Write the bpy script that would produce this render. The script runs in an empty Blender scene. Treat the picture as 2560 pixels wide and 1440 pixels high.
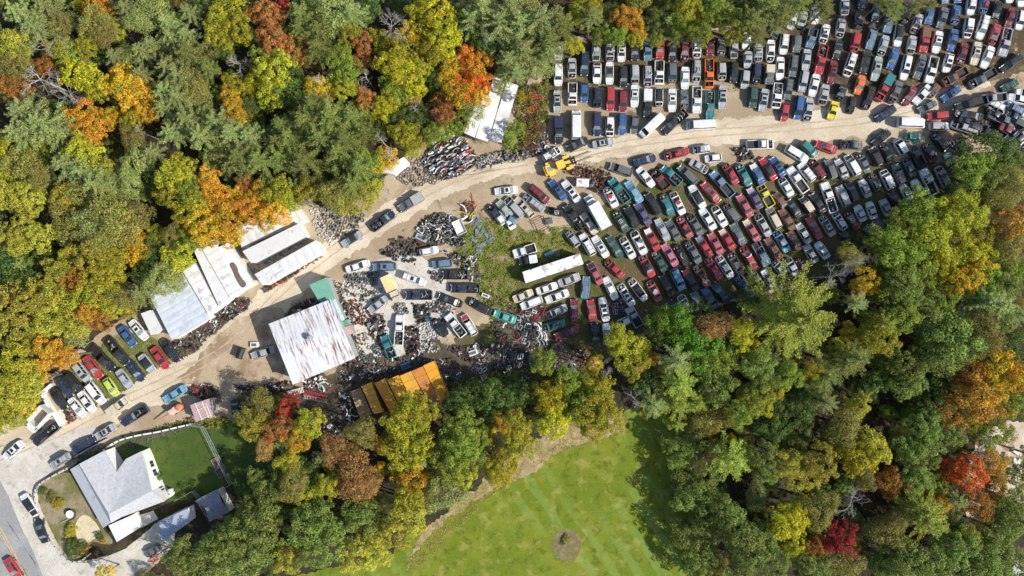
import bpy, bmesh, math, random
import numpy as np
from mathutils import Vector, Matrix, noise
rad = math.radians
random.seed(7); RNG = np.random.default_rng(7)
sc = bpy.context.scene
COL = sc.collection

# ---------------------------------------------------------------- camera, sky, sun, exposure
CAMH = 143.0          # metres above the ground
K0 = 0.084            # metres on the ground per photo pixel
cam = bpy.data.cameras.new("camera"); cam_o = bpy.data.objects.new("camera", cam); COL.objects.link(cam_o)
cam.sensor_width = 36.0
cam.lens = 18.0 / ((1280 * K0) / CAMH)
cam.clip_start = 1.0; cam.clip_end = 3000.0
cam_o.location = (0, 0, CAMH)
sc.camera = cam_o
SUN_EL = 38.0
SUN_DIR = Vector((0.95, -0.31, 0)).normalized() * math.cos(rad(SUN_EL)) + Vector((0, 0, math.sin(rad(SUN_EL))))
w = bpy.data.worlds.new("World"); sc.world = w; w.use_nodes = True
nt = w.node_tree; bg = nt.nodes["Background"]
sky = nt.nodes.new("ShaderNodeTexSky"); sky.sky_type = 'NISHITA'; sky.sun_disc = False
sky.sun_elevation = rad(SUN_EL); sky.sun_rotation = math.atan2(SUN_DIR.x, SUN_DIR.y)
nt.links.new(sky.outputs[0], bg.inputs[0]); bg.inputs[1].default_value = 0.12
sl = bpy.data.lights.new("sun", 'SUN'); sl.energy = 4.9; sl.angle = rad(0.5); sl.color = (1.0, 0.95, 0.86)
so = bpy.data.objects.new("sun", sl); COL.objects.link(so)
so.rotation_euler = (-SUN_DIR).to_track_quat('-Z', 'Y').to_euler()
sc.view_settings.view_transform = 'Standard'; sc.view_settings.look = 'None'
sc.view_settings.gamma = 1.0; sc.view_settings.exposure = 0.25
sc.cycles.max_bounces = 5; sc.cycles.diffuse_bounces = 2; sc.cycles.glossy_bounces = 2; sc.cycles.transmission_bounces = 2

def at(x, y, h=0.0):
    s = K0 * (CAMH - h) / CAMH
    return Vector(((x - 1280) * s, -(y - 720) * s, h))

# ---------------------------------------------------------------- helpers
def link(o, parent=None):
    COL.objects.link(o)
    if parent is not None: o.parent = parent
    return o
def tag(o, label=None, cat=None, group=None, kind=None):
    if label: o['label'] = label
    if cat: o['category'] = cat
    if group: o['group'] = group
    if kind: o['kind'] = kind
    return o
def empty(name, loc=(0, 0, 0), rz=0):
    o = bpy.data.objects.new(name, None); o.location = loc; o.rotation_euler = (0, 0, rz); o.empty_display_size = .2
    return link(o)
def meshobj(name, me, mats, parent=None, loc=(0, 0, 0), rz=0, scale=None):
    o = bpy.data.objects.new(name, me); link(o, parent); o.location = loc; o.rotation_euler = (0, 0, rz)
    if scale is not None: o.scale = scale
    if mats is not None:
        if not isinstance(mats, (list, tuple)): mats = [mats]
        while len(me.materials) < len(mats): me.materials.append(None)
        for i, m in enumerate(mats):
            o.material_slots[i].link = 'OBJECT'; o.material_slots[i].material = m
    return o
def mesh(name, V, F, smooth=False, mi=None):
    me = bpy.data.meshes.new(name); me.from_pydata([tuple(v) for v in V], [], F); me.update()
    if smooth: me.polygons.foreach_set('use_smooth', [True] * len(me.polygons))
    if mi is not None:
        for _ in range(max(mi) + 1): me.materials.append(None)
        me.polygons.foreach_set('material_index', mi)
    return me
class MB:
    def __init__(s): s.V = []; s.F = []; s.M = []
    def add(s, V, F, m=0):
        n = len(s.V); s.V += [tuple(v) for v in V]; s.F += [tuple(i + n for i in f) for f in F]; s.M += [m] * len(F); return s
    def box(s, c, d, m=0, rz=0, rx=0, ry=0, top=1.0):
        x, y, z = d[0] / 2, d[1] / 2, d[2] / 2
        V = [(-x, -y, -z), (x, -y, -z), (x, y, -z), (-x, y, -z), (-x * top, -y * top, z), (x * top, -y * top, z), (x * top, y * top, z), (-x * top, y * top, z)]
        R = Matrix.Rotation(rz, 3, 'Z') @ Matrix.Rotation(ry, 3, 'Y') @ Matrix.Rotation(rx, 3, 'X')
        V = [R @ Vector(v) + Vector(c) for v in V]
        return s.add(V, [(0, 3, 2, 1), (4, 5, 6, 7), (0, 1, 5, 4), (1, 2, 6, 5), (2, 3, 7, 6), (3, 0, 4, 7)], m)
    def tube(s, pts, r, n=6, m=0, cap=True):
        pts = [Vector(p) for p in pts]; rr = r if isinstance(r, (list, tuple)) else [r] * len(pts)
        V = []; F = []
        for i, p in enumerate(pts):
            a = pts[max(i - 1, 0)]; b = pts[min(i + 1, len(pts) - 1)]; t = (b - a).normalized()
            u = t.orthogonal().normalized() if abs(t.z) > .99 else t.cross(Vector((0, 0, 1))).normalized(); v = t.cross(u)
            for k in range(n):
                an = 2 * math.pi * k / n; V.append(p + (u * math.cos(an) + v * math.sin(an)) * rr[i])
        for i in range(len(pts) - 1):
            for k in range(n):
                a = i * n + k; b = i * n + (k + 1) % n; F.append((a, b, b + n, a + n))
        if cap: F.append(tuple(range(n - 1, -1, -1))); F.append(tuple(range(len(V) - n, len(V))))
        return s.add(V, F, m)
    def lathe(s, prof, n=12, m=0, c=(0, 0, 0), axis='z'):
        V = []; F = []
        for (r, z) in prof:
            for k in range(n):
                an = 2 * math.pi * k / n; p = (r * math.cos(an), r * math.sin(an), z)
                if axis == 'y': p = (p[0], p[2], p[1])
                V.append((p[0] + c[0], p[1] + c[1], p[2] + c[2]))
        for i in range(len(prof) - 1):
            for k in range(n):
                a = i * n + k; b = i * n + (k + 1) % n; F.append((a, b, b + n, a + n))
        return s.add(V, F, m)
    def mesh(s, name, smooth=False): return mesh(name, s.V, s.F, smooth, s.M)

# ---------------------------------------------------------------- materials
def nodes(m): m.use_nodes = True; return m.node_tree, m.node_tree.nodes["Principled BSDF"]
def N(nt, t, **k):
    n = nt.nodes.new(t)
    for a, b in k.items():
        if a in n.inputs: n.inputs[a].default_value = b
        else: setattr(n, a, b)
    return n
def mixc(nt, fac, a, b, mode='MIX'):
    n = nt.nodes.new('ShaderNodeMix'); n.data_type = 'RGBA'; n.blend_type = mode
    for i, v in ((0, fac), (6, a), (7, b)):
        if isinstance(v, bpy.types.NodeSocket): nt.links.new(v, n.inputs[i])
        else: n.inputs[i].default_value = v if i == 0 else (v[0], v[1], v[2], 1)
    return n.outputs[2]
def ramp(nt, src, lo, hi):
    n = N(nt, 'ShaderNodeMapRange', interpolation_type='SMOOTHSTEP'); nt.links.new(src, n.inputs[0]); n.inputs[1].default_value = lo; n.inputs[2].default_value = hi
    return n.outputs[0]
def noise_n(nt, vec, scale, detail=3, rough=.55):
    n = N(nt, 'ShaderNodeTexNoise'); n.inputs['Scale'].default_value = scale; n.inputs['Detail'].default_value = detail; n.inputs['Roughness'].default_value = rough
    if vec is not None: nt.links.new(vec, n.inputs['Vector'])
    return n.outputs['Fac']
def coord(nt, what='Object', scale=None, rz=0):
    c = nt.nodes.new('ShaderNodeTexCoord').outputs[what] if what != 'World' else nt.nodes.new('ShaderNodeNewGeometry').outputs['Position']
    if scale is None and not rz: return c
    mp = nt.nodes.new('ShaderNodeMapping'); mp.vector_type = 'POINT'
    r = nt.nodes.new('ShaderNodeMapping'); nt.links.new(c, r.inputs[0]); r.inputs['Rotation'].default_value = (0, 0, -rz)
    nt.links.new(r.outputs[0], mp.inputs[0]); mp.inputs['Scale'].default_value = scale or (1, 1, 1)
    return mp.outputs[0]
MATS = {}
def flat(name, c, rough=.6, metal=0, var=.25, scale=3.0, spec=.5):
    if name in MATS: return MATS[name]
    m = bpy.data.materials.new(name); nt, p = nodes(m)
    v = coord(nt, 'World'); f = noise_n(nt, v, scale, 4)
    col = mixc(nt, ramp(nt, f, .3, .7), [x * (1 - var) for x in c], [min(1, x * (1 + var)) for x in c])
    nt.links.new(col, p.inputs['Base Color']); p.inputs['Roughness'].default_value = rough; p.inputs['Metallic'].default_value = metal
    p.inputs['Specular IOR Level'].default_value = spec
    MATS[name] = m; return m
def paint(name, c, dirt=.45):
    k = 'paint_' + name
    if k in MATS: return MATS[k]
    m = bpy.data.materials.new(k); nt, p = nodes(m)
    v = coord(nt, 'World'); f = noise_n(nt, v, 1.1, 5, .65); f2 = noise_n(nt, v, 5.0, 3)
    dirtc = (.24, .20, .15)
    a = mixc(nt, ramp(nt, f, .35, .8), c, [x * .72 + d * .12 for x, d in zip(c, dirtc)])
    mlt = N(nt, 'ShaderNodeMath', operation='MULTIPLY'); nt.links.new(ramp(nt, f2, .52, .8), mlt.inputs[0]); mlt.inputs[1].default_value = dirt
    a = mixc(nt, mlt.outputs[0], a, dirtc)
    nt.links.new(a, p.inputs['Base Color']); p.inputs['Roughness'].default_value = .32; p.inputs['Coat Weight'].default_value = .35; p.inputs['Coat Roughness'].default_value = .15
    MATS[k] = m; return m
def rusty(name, c, rust=(.17, .06, .03), lo=.5, hi=.62, stretch=(1, 1, 1), rz=0, scale=1.5, rough=.5, ribs=0, metal=.0):
    m = bpy.data.materials.new(name); nt, p = nodes(m)
    v = coord(nt, 'World', stretch, rz); f = noise_n(nt, v, scale, 6, .7)
    v2 = coord(nt, 'World'); f2 = noise_n(nt, v2, .15, 3); 
    mu = N(nt, 'ShaderNodeMath', operation='MULTIPLY'); nt.links.new(ramp(nt, f, lo, hi), mu.inputs[0]); nt.links.new(ramp(nt, f2, .35, .6), mu.inputs[1])
    base = mixc(nt, noise_n(nt, v2, .6, 4), [x * .8 for x in c], [min(1, x * 1.1) for x in c])
    if ribs:
        vr = coord(nt, 'World', (ribs, .001, .001), rz); wv = N(nt, 'ShaderNodeTexWave', Scale=1.0); wv.bands_direction = 'X'; nt.links.new(vr, wv.inputs['Vector'])
        base = mixc(nt, ramp(nt, wv.outputs['Fac'], .0, .30), [x * .84 for x in c], base)
        bp = N(nt, 'ShaderNodeBump', Strength=.4, Distance=.05); nt.links.new(wv.outputs['Fac'], bp.inputs['Height']); nt.links.new(bp.outputs[0], p.inputs['Normal'])
    col = mixc(nt, mu.outputs[0], base, rust)
    nt.links.new(col, p.inputs['Base Color']); p.inputs['Roughness'].default_value = rough; p.inputs['Metallic'].default_value = metal
    MATS[name] = m; return m
def leafmat(name, cols, patch=1.6, trans=.36):
    cols = [(min(.8, c[0] * 1.66 + .01), min(.8, c[1] * 1.6 + .01), c[2] * 1.05 + .004) for c in cols]
    m = bpy.data.materials.new(name); nt, p = nodes(m)
    oi = nt.nodes.new('ShaderNodeObjectInfo'); tc = nt.nodes.new('ShaderNodeTexCoord'); g = nt.nodes.new('ShaderNodeNewGeometry')
    sm = N(nt, 'ShaderNodeMath', operation='MULTIPLY'); nt.links.new(oi.outputs['Random'], sm.inputs[0]); sm.inputs[1].default_value = 57.0
    va = N(nt, 'ShaderNodeVectorMath', operation='ADD'); nt.links.new(tc.outputs['Object'], va.inputs[0]); nt.links.new(sm.outputs[0], va.inputs[1])
    f = noise_n(nt, va.outputs[0], patch, 3, .6)
    a = mixc(nt, ramp(nt, f, .42, .58), cols[0], cols[1])
    f3 = noise_n(nt, va.outputs[0], patch * 2.2, 2, .5)
    a = mixc(nt, ramp(nt, f3, .50, .64), a, cols[2])
    hs = nt.nodes.new('ShaderNodeHueSaturation'); nt.links.new(a, hs.inputs['Color'])
    mr = N(nt, 'ShaderNodeMapRange'); nt.links.new(g.outputs['Random Per Island'], mr.inputs[0]); mr.inputs[3].default_value = .55; mr.inputs[4].default_value = 1.45
    mo = N(nt, 'ShaderNodeMapRange'); nt.links.new(oi.outputs['Random'], mo.inputs[0]); mo.inputs[3].default_value = .8; mo.inputs[4].default_value = 1.22
    mm = N(nt, 'ShaderNodeMath', operation='MULTIPLY'); nt.links.new(mr.outputs[0], mm.inputs[0]); nt.links.new(mo.outputs[0], mm.inputs[1]); nt.links.new(mm.outputs[0], hs.inputs['Value'])
    mh = N(nt, 'ShaderNodeMapRange'); nt.links.new(oi.outputs['Random'], mh.inputs[0]); mh.inputs[3].default_value = .485; mh.inputs[4].default_value = .515; nt.links.new(mh.outputs[0], hs.inputs['Hue'])
    nt.links.new(hs.outputs[0], p.inputs['Base Color']); p.inputs['Roughness'].default_value = .62; p.inputs['Specular IOR Level'].default_value = .3
    tr = nt.nodes.new('ShaderNodeBsdfTranslucent'); nt.links.new(hs.outputs[0], tr.inputs[0]); mx = nt.nodes.new('ShaderNodeMixShader'); mx.inputs[0].default_value = trans
    nt.links.new(p.outputs[0], mx.inputs[1]); nt.links.new(tr.outputs[0], mx.inputs[2]); nt.links.new(mx.outputs[0], nt.nodes['Material Output'].inputs[0])
    MATS[name] = m; return m
def groundmat(name, layers, rough=.9, bump=.3, extra=None):
    """layers: first colour, then (colour, noise scale, lo, hi, stretch, rz)"""
    m = bpy.data.materials.new(name); nt, p = nodes(m)
    col = None; v0 = coord(nt, 'World')
    for i, L in enumerate(layers):
        if i == 0: col = L; continue
        c, s, lo, hi = L[:4]; v = coord(nt, 'World', L[4], L[5]) if len(L) > 4 else v0
        off = N(nt, 'ShaderNodeVectorMath', operation='ADD'); nt.links.new(v, off.inputs[0]); off.inputs[1].default_value = (i * 13.7, i * 5.1, 0)
        col = mixc(nt, ramp(nt, noise_n(nt, off.outputs[0], s, 5, .62), lo, hi), col, c)
    fine = noise_n(nt, v0, 6.0, 5, .75)
    sp = N(nt, 'ShaderNodeMapRange'); nt.links.new(fine, sp.inputs[0]); sp.inputs[1].default_value = .3; sp.inputs[2].default_value = .7; sp.inputs[3].default_value = .72; sp.inputs[4].default_value = 1.22
    hs = nt.nodes.new('ShaderNodeHueSaturation'); nt.links.new(col, hs.inputs['Color']); nt.links.new(sp.outputs[0], hs.inputs['Value'])
    nt.links.new(hs.outputs[0], p.inputs['Base Color']); p.inputs['Roughness'].default_value = rough; p.inputs['Specular IOR Level'].default_value = .25
    b = N(nt, 'ShaderNodeBump', Strength=bump, Distance=.3); nt.links.new(fine, b.inputs['Height']); nt.links.new(b.outputs[0], p.inputs['Normal'])
    MATS[name] = m; return m

# ---------------------------------------------------------------- ground and its sheets
def inpoly(x, y, P):
    c = False; j = len(P) - 1
    for i in range(len(P)):
        if (P[i][1] > y) != (P[j][1] > y) and x < (P[j][0] - P[i][0]) * (y - P[i][1]) / (P[j][1] - P[i][1]) + P[i][0]: c = not c
        j = i
    return c
def dens(P, step, jit, seed=0, closed=True):
    out = []
    n = len(P)
    for i in range(n if closed else n - 1):
        a = Vector((P[i][0], P[i][1], 0)); b = Vector((P[(i + 1) % n][0], P[(i + 1) % n][1], 0)); L = (b - a).length
        k = max(1, int(L / step)); nn = Vector((-(b - a).y, (b - a).x, 0)).normalized() if L > 0 else Vector((0, 0, 0))
        for t in range(k):
            q = a.lerp(b, t / k)
            d = (noise.noise(Vector((q.x * .03, q.y * .03, seed))) * 1.2 + noise.noise(Vector((q.x * .11, q.y * .11, seed + 5))) * .8 + noise.noise(Vector((q.x * .4, q.y * .4, seed + 9))) * .5) * jit
            out.append((q.x + nn.x * d, q.y + nn.y * d))
    return out
def sheet(name, P, z, m, jit=3.0, step=4.0, seed=0):
    Q = dens(P, step, jit, seed) if jit else P
    bm = bmesh.new(); vs = [bm.verts.new((at(x, y).x, at(x, y).y, z)) for x, y in Q]
    f = bm.faces.new(vs); f.normal_update()
    if f.normal.z < 0: f.normal_flip()
    bmesh.ops.triangulate(bm, faces=[f]); me = bpy.data.meshes.new(name); bm.to_mesh(me); bm.free()
    o = meshobj(name, me, m); o['kind'] = 'structure'; return o
def band(cl, ws):
    L = []; R = []
    for i, (x, y) in enumerate(cl):
        a = Vector(cl[max(0, i - 1)]); b = Vector(cl[min(len(cl) - 1, i + 1)]); t = (b - a).normalized(); n = Vector((-t.y, t.x)); w_ = ws[i] / 2
        L.append((x + n.x * w_, y + n.y * w_)); R.append((x - n.x * w_, y - n.y * w_))
    return L + R[::-1]
def strip(name, cl, ws, z, m, jit=3.0, seed=0):
    """ribbon of quads along a centre line, edges wandering"""
    V = []; F = []; n = len(cl); k = 0; pts = []
    for i in range(n - 1):
        L = math.hypot(cl[i + 1][0] - cl[i][0], cl[i + 1][1] - cl[i][1]); q = max(1, int(L / 3))
        for j in range(q):
            t = j / q; pts.append((cl[i][0] * (1 - t) + cl[i + 1][0] * t, cl[i][1] * (1 - t) + cl[i + 1][1] * t, ws[i] * (1 - t) + ws[i + 1] * t))
    for i, (x, y, w_) in enumerate(pts):
        a = pts[max(0, i - 6)]; b = pts[min(len(pts) - 1, i + 6)]; t = Vector((b[0] - a[0], b[1] - a[1])).normalized(); nn = Vector((-t.y, t.x))
        for s in (-1, 1):
            d = w_ / 2 + (noise.noise(Vector((x * .03, y * .03, seed + s))) * 1.2 + noise.noise(Vector((x * .1, y * .1, seed + s * 3))) * .8 + noise.noise(Vector((x * .35, y * .35, seed + s * 7))) * .5) * jit
            p = at(x + nn.x * s * max(.4, d), y + nn.y * s * max(.4, d)); V.append((p.x, p.y, z))
        if i: F.append((2 * i - 2, 2 * i - 1, 2 * i + 1, 2 * i))
    me = mesh(name, V, F)
    if me.polygons[0].normal.z < 0: me.flip_normals()
    o = meshobj(name, me, m); o['kind'] = 'structure'; return o
def smoothp(P, closed=True, it=2):
    for _ in range(it):
        Q = []; n = len(P)
        for i in range(n if closed else n - 1):
            a = P[i]; b = P[(i + 1) % n]
            Q += [(a[0] * .75 + b[0] * .25, a[1] * .75 + b[1] * .25), (a[0] * .25 + b[0] * .75, a[1] * .25 + b[1] * .75)]
        if not closed: Q = [P[0]] + Q + [P[-1]]
        P = Q
    return P
YARD = [(-60,1110),(0,1085),(60,1030),(105,965),(180,890),(230,850),(300,800),(360,770),(430,700),(500,610),(600,560),(760,500),(850,530),(940,470),(1000,405),(1060,345),(1100,320),(1180,320),(1310,220),(1345,150),(1400,110),(1450,85),(1560,85),(1900,60),(1960,40),(2040,10),(2120,-40),(2640,-40),(2640,390),(2520,370),(2430,400),(2400,480),(2310,520),(2210,570),(2110,680),(1900,740),(1720,780),(1610,840),(1500,920),(1300,950),(1180,990),(1120,1010),(900,1080),(810,1100),(740,1010),(640,990),(590,1060),(540,1050),(330,1090),(210,1150),(100,1210),(95,1250),(150,1370),(210,1400),(330,1380),(420,1340),(440,1360),(380,1420),(320,1480),(60,1480),(-60,1480)]
LAWN = [(700,1520),(740,1440),(800,1425),(880,1408),(980,1380),(1020,1340),(1070,1320),(1180,1240),(1290,1150),(1350,1100),(1440,1050),(1560,1030),(1640,980),(1700,1020),(1760,1480),(1760,1500)]
BACK = [(272,1118),(300,1102),(370,1083),(480,1060),(512,1066),(545,1130),(582,1210),(500,1238),(430,1262),(400,1230)]
g_forest = groundmat('forest_floor_mat', [(.035, .028, .018), ((.075, .055, .03), .3, .45, .6), ((.04, .05, .018), .5, .5, .65), ((.11, .07, .03), 2.5, .55, .68)])
sheet('ground', [(-9000,-9000),(12000,-9000),(12000,10000),(-9000,10000)], 0, g_forest, jit=0)
g_dirt = groundmat('yard_dirt_mat', [(.36, .275, .18), ((.48, .39, .27), .09, .40, .62), ((.17, .115, .065), .22, .55, .72), ((.16, .15, .055), .35, .60, .72), ((.50, .42, .31), 1.2, .58, .75)])
sheet('dirt_yard', YARD, .02, g_dirt, jit=5, seed=1)
g_grass_lot = groundmat('lower_lot_mat', [(.13, .095, .055), ((.085, .10, .025), .3, .42, .58), ((.17, .13, .075), .8, .52, .68), ((.11, .15, .03), 1.5, .6, .72)])
sheet('lower_lot_soil', [(1400,620),(1450,540),(1560,500),(1620,430),(1700,400),(1850,420),(1940,400),(2000,420),(2120,430),(2200,400),(2420,410),(2390,490),(2290,530),(2190,580),(2090,690),(1900,730),(1720,770),(1610,830),(1500,905),(1330,925),(1240,930),(1180,900),(1130,880),(1150,820),(1260,800),(1300,700)], .035, g_grass_lot, jit=8, seed=2)
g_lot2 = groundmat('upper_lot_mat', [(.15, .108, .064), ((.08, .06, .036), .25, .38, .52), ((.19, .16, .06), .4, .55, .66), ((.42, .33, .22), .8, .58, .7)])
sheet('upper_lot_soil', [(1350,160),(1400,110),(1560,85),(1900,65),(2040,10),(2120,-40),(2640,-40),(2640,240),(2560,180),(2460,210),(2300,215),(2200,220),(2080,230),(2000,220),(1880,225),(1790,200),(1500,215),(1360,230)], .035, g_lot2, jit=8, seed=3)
g_dark = groundmat('oily_soil_mat', [(.075, .06, .045), ((.12, .09, .06), .5, .45, .6), ((.06, .075, .025), .7, .55, .68), ((.16, .13, .1), 2.0, .6, .72)])
sheet('dark_scrap_soil', [(590,975),(720,960),(760,970),(900,900),(940,905),(1010,890),(1070,840),(1120,860),(1180,870),(1240,900),(1330,915),(1480,900),(1460,950),(1200,1000),(1120,1015),(900,1085),(800,1100),(740,1010),(640,1000)], .04, g_dark, jit=6, seed=4)
g_lane = groundmat('dirt_lane_mat', [(.56, .465, .335), ((.65, .56, .43), .12, .42, .6), ((.45, .345, .225), .25, .54, .72, (.3, 1.6, 1), .25), ((.36, .26, .16), .8, .62, .76), ((.66, .58, .46), 1.4, .6, .72)])
LC = [(-60,1170),(60,1120),(150,1085),(250,1030),(400,965),(520,905),(600,850),(690,740),(780,670),(850,615),(960,550),(1060,485),(1180,430),(1300,408),(1450,388),(1560,362),(1750,335),(1900,325),(2050,315),(2180,300),(2280,270),(2400,235),(2480,205)]
LW = [150,140,110,80,80,95,110,75,70,62,60,55,55,52,50,52,62,70,78,80,60,35,14]
C0 = smoothp(LC, False, 2); W0 = [q[0] for q in smoothp([(w_, 0) for w_ in LW], False, 2)]
strip('dirt_lane', C0, W0, .05, g_lane, jit=7, seed=5)
sheet('dirt_turning_area', smoothp([(480,920),(520,860),(600,790),(680,760),(720,780),(700,850),(720,950),(640,960),(560,965),(480,960),(430,950)]), .06, groundmat('turning_dirt_mat', [(.46, .36, .24), ((.30, .21, .13), .18, .45, .62), ((.56, .46, .33), .5, .55, .7), ((.2, .13, .08), .8, .64, .78)]), jit=5, seed=6)
g_grav = groundmat('gravel_pad_mat', [(.54, .50, .44), ((.62, .58, .51), .25, .42, .6), ((.40, .35, .28), .5, .54, .70), ((.26, .23, .19), 1.6, .60, .74)])
sheet('gravel_pad', smoothp([(875,672),(950,645),(1050,635),(1110,680),(1130,735),(1140,790),(1130,845),(1060,845),(1010,885),(960,915),(880,905),(868,800),(845,735)]), .065, g_grav, jit=3, seed=7)
sheet('entrance_gravel', smoothp([(-60,1480),(-60,1140),(40,1120),(150,1085),(240,1060),(250,1090),(200,1130),(110,1190),(92,1240),(110,1310),(150,1380),(200,1412),(260,1395),(320,1370),(410,1290),(440,1320),(430,1380),(320,1440),(300,1500),(-60,1500)], True, 1), .07, g_grav, jit=2, seed=8)
asph = groundmat('asphalt_mat', [(.30, .30, .30), ((.36, .36, .355), .2, .45, .6), ((.24, .24, .245), 1.5, .58, .7)], bump=.1)
sheet('road', [(-60,1480),(-60,1190),(0,1200),(22,1240),(50,1310),(80,1370),(112,1450),(124,1500),(-60,1500)], .085, asph, jit=.4, seed=9)
yel = flat('yellow_line_mat', (.62, .42, .10), .7)
for nm, off in (('road_centre_line', 0), ('road_centre_line', 7)):
    sheet(nm, band([(-40 + off, 1265), (0 + off, 1328), (30 + off, 1383), (62 + off, 1450)], [2.2] * 4), .095, yel, jit=.3, step=3)
tar = flat('tar_crack_mat', (.09, .09, .09), .6)
sheet('road_crack_seal', band([(0,1345),(30,1385),(62,1425),(75,1460)], [1.0] * 4), .095, tar, jit=1, step=3)
sheet('road_crack_seal', band([(20,1305),(60,1365),(90,1410),(100,1460)], [1.0] * 4), .095, tar, jit=1, step=3)
rut_m = groundmat('rut_track_mat', [(.52, .42, .295), ((.46, .36, .24), .5, .45, .6), ((.50, .40, .28), 1.5, .5, .65)])
for k, (off, w_, a, b) in enumerate(((-12, 3.2, 3, 60), (6, 3.2, 2, 64), (-9, 3, 52, 88), (7, 3.2, 50, 88))):
    C_ = smoothp(LC, False, 2)[a:b]; strip('wheel_track', [(x + off * .35, y + off) for x, y in C_], [w_] * len(C_), .078 + k * .004, rut_m, jit=1.6, seed=30 + k * 17)
# lawns
def lawnmat(name, base, alt, dry, stripes=False, dlo=.62):
    m = groundmat(name, [base, (alt, .12, .42, .6), ([x * .72 for x in base], .5, .5, .66), (dry, .35, dlo, dlo + .16), ([x * 1.35 for x in alt], 3, .55, .75)], bump=.4)
    if stripes:
        nt = m.node_tree; p = nt.nodes['Principled BSDF']; src = p.inputs['Base Color'].links[0].from_socket
        v = coord(nt, 'World', (1, 1, 1), rad(33)); wv = N(nt, 'ShaderNodeTexWave', Scale=.075, Distortion=1.8, Detail=2); wv.bands_direction = 'X'; nt.links.new(v, wv.inputs['Vector'])
        msk = ramp(nt, noise_n(nt, coord(nt, 'World'), .045, 2), .42, .6); mu = N(nt, 'ShaderNodeMath', operation='MULTIPLY'); nt.links.new(ramp(nt, wv.outputs['Fac'], .45, .8), mu.inputs[0]); nt.links.new(msk, mu.inputs[1])
        m2 = N(nt, 'ShaderNodeMath', operation='MULTIPLY'); nt.links.new(mu.outputs[0], m2.inputs[0]); m2.inputs[1].default_value = .30
        nt.links.new(mixc(nt, m2.outputs[0], src, (.24, .36, .10)), p.inputs['Base Color'])
    return m
sheet('lawn', LAWN, .03, lawnmat('lawn_mat', (.145, .195, .014), (.19, .225, .02), (.28, .275, .06), True, .52), jit=5, seed=10)
sheet('dry_grass_border', smoothp([(1010,1440),(1040,1350),(1120,1270),(1200,1210),(1290,1130),(1400,1060),(1500,1050),(1570,1030),(1560,1085),(1460,1105),(1380,1140),(1320,1190),(1210,1235),(1130,1290),(1065,1345),(1030,1400)]), .042, groundmat('dry_grass_mat', [(.36, .28, .15), ((.46, .37, .22), .5, .45, .6), ((.24, .25, .06), .35, .52, .66), ((.30, .22, .12), 3, .6, .7)]), jit=9, seed=11)
sheet('bare_soil_ring', [(1416 + 38 * math.cos(a), 1362 + 40 * math.sin(a)) for a in [i * .2 for i in range(31)]], .05, groundmat('ring_soil_mat', [(.19, .15, .07), ((.26, .2, .12), .8, .45, .6), ((.15, .18, .03), .6, .5, .64)]), jit=3, seed=12)
sheet('backyard_grass', BACK, .06, lawnmat('backyard_mat', (.055, .095, .016), (.08, .12, .02), (.11, .10, .035), dlo=.55), jit=1, seed=13)
sheet('side_grass', [(512,1060),(560,1040),(600,1060),(680,1100),(720,1200),(660,1260),(600,1250),(580,1210)], .045, lawnmat('side_grass_mat', (.05, .085, .018), (.07, .11, .02), (.12, .11, .04)), jit=5, seed=14)
sheet('garden_bed', smoothp([(92,1235),(100,1210),(168,1172),(200,1200),(258,1322),(288,1355),(270,1363),(225,1350),(222,1382),(190,1400),(160,1385),(110,1290)]), .09, groundmat('garden_mat', [(.16, .155, .055), ((.31, .25, .17), .16, .42, .55), ((.20, .19, .07), .8, .5, .66)]), jit=1.5, seed=15)
sheet('sand_patch', smoothp([(190,1345),(188,1300),(215,1282),(245,1310),(252,1338),(222,1355),(205,1358)]), .10, groundmat('sand_mat', [(.66, .56, .38), ((.56, .46, .3), .8, .5, .65)]), jit=2, seed=16)
sheet('weedy_field', smoothp([(1130,650),(1150,580),(1200,545),(1290,560),(1320,580),(1420,575),(1445,620),(1380,650),(1300,680),(1300,730),(1270,790),(1230,790),(1200,755),(1195,700)]), .055, lawnmat('weed_mat', (.13, .165, .03), (.22, .21, .07), (.33, .25, .15), dlo=.46), jit=9, seed=17)
sheet('parking_grass', smoothp([(140,960),(200,890),(330,815),(430,870),(440,885),(380,935),(300,985),(240,1010),(180,1040),(140,1010)]), .062, lawnmat('parking_grass_mat', (.13, .145, .04), (.17, .18, .05), (.28, .22, .13), dlo=.50), jit=6, seed=18)
sheet('clearing', smoothp([(2420,1130),(2480,1060),(2640,1040),(2640,1290),(2540,1270),(2470,1210),(2440,1300),(2400,1290)]), .03, groundmat('clearing_mat', [(.55, .46, .36), ((.7, .64, .56), .3, .5, .65), ((.3, .2, .1), .5, .5, .64)]), jit=8, seed=19)
sheet('paved_pad', [(2545,1390),(2640,1370),(2640,1500),(2540,1500),(2530,1420)], .04, flat('pad_mat', (.5, .5, .49), .8), jit=2)
sheet('wet_lane_edge', band([(1060,452),(1120,440),(1180,437),(1210,430),(1250,424),(1262,420)], [1.6] * 6), .075, flat('rut_mat', (.2, .15, .1), .8), jit=2, step=3)
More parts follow.
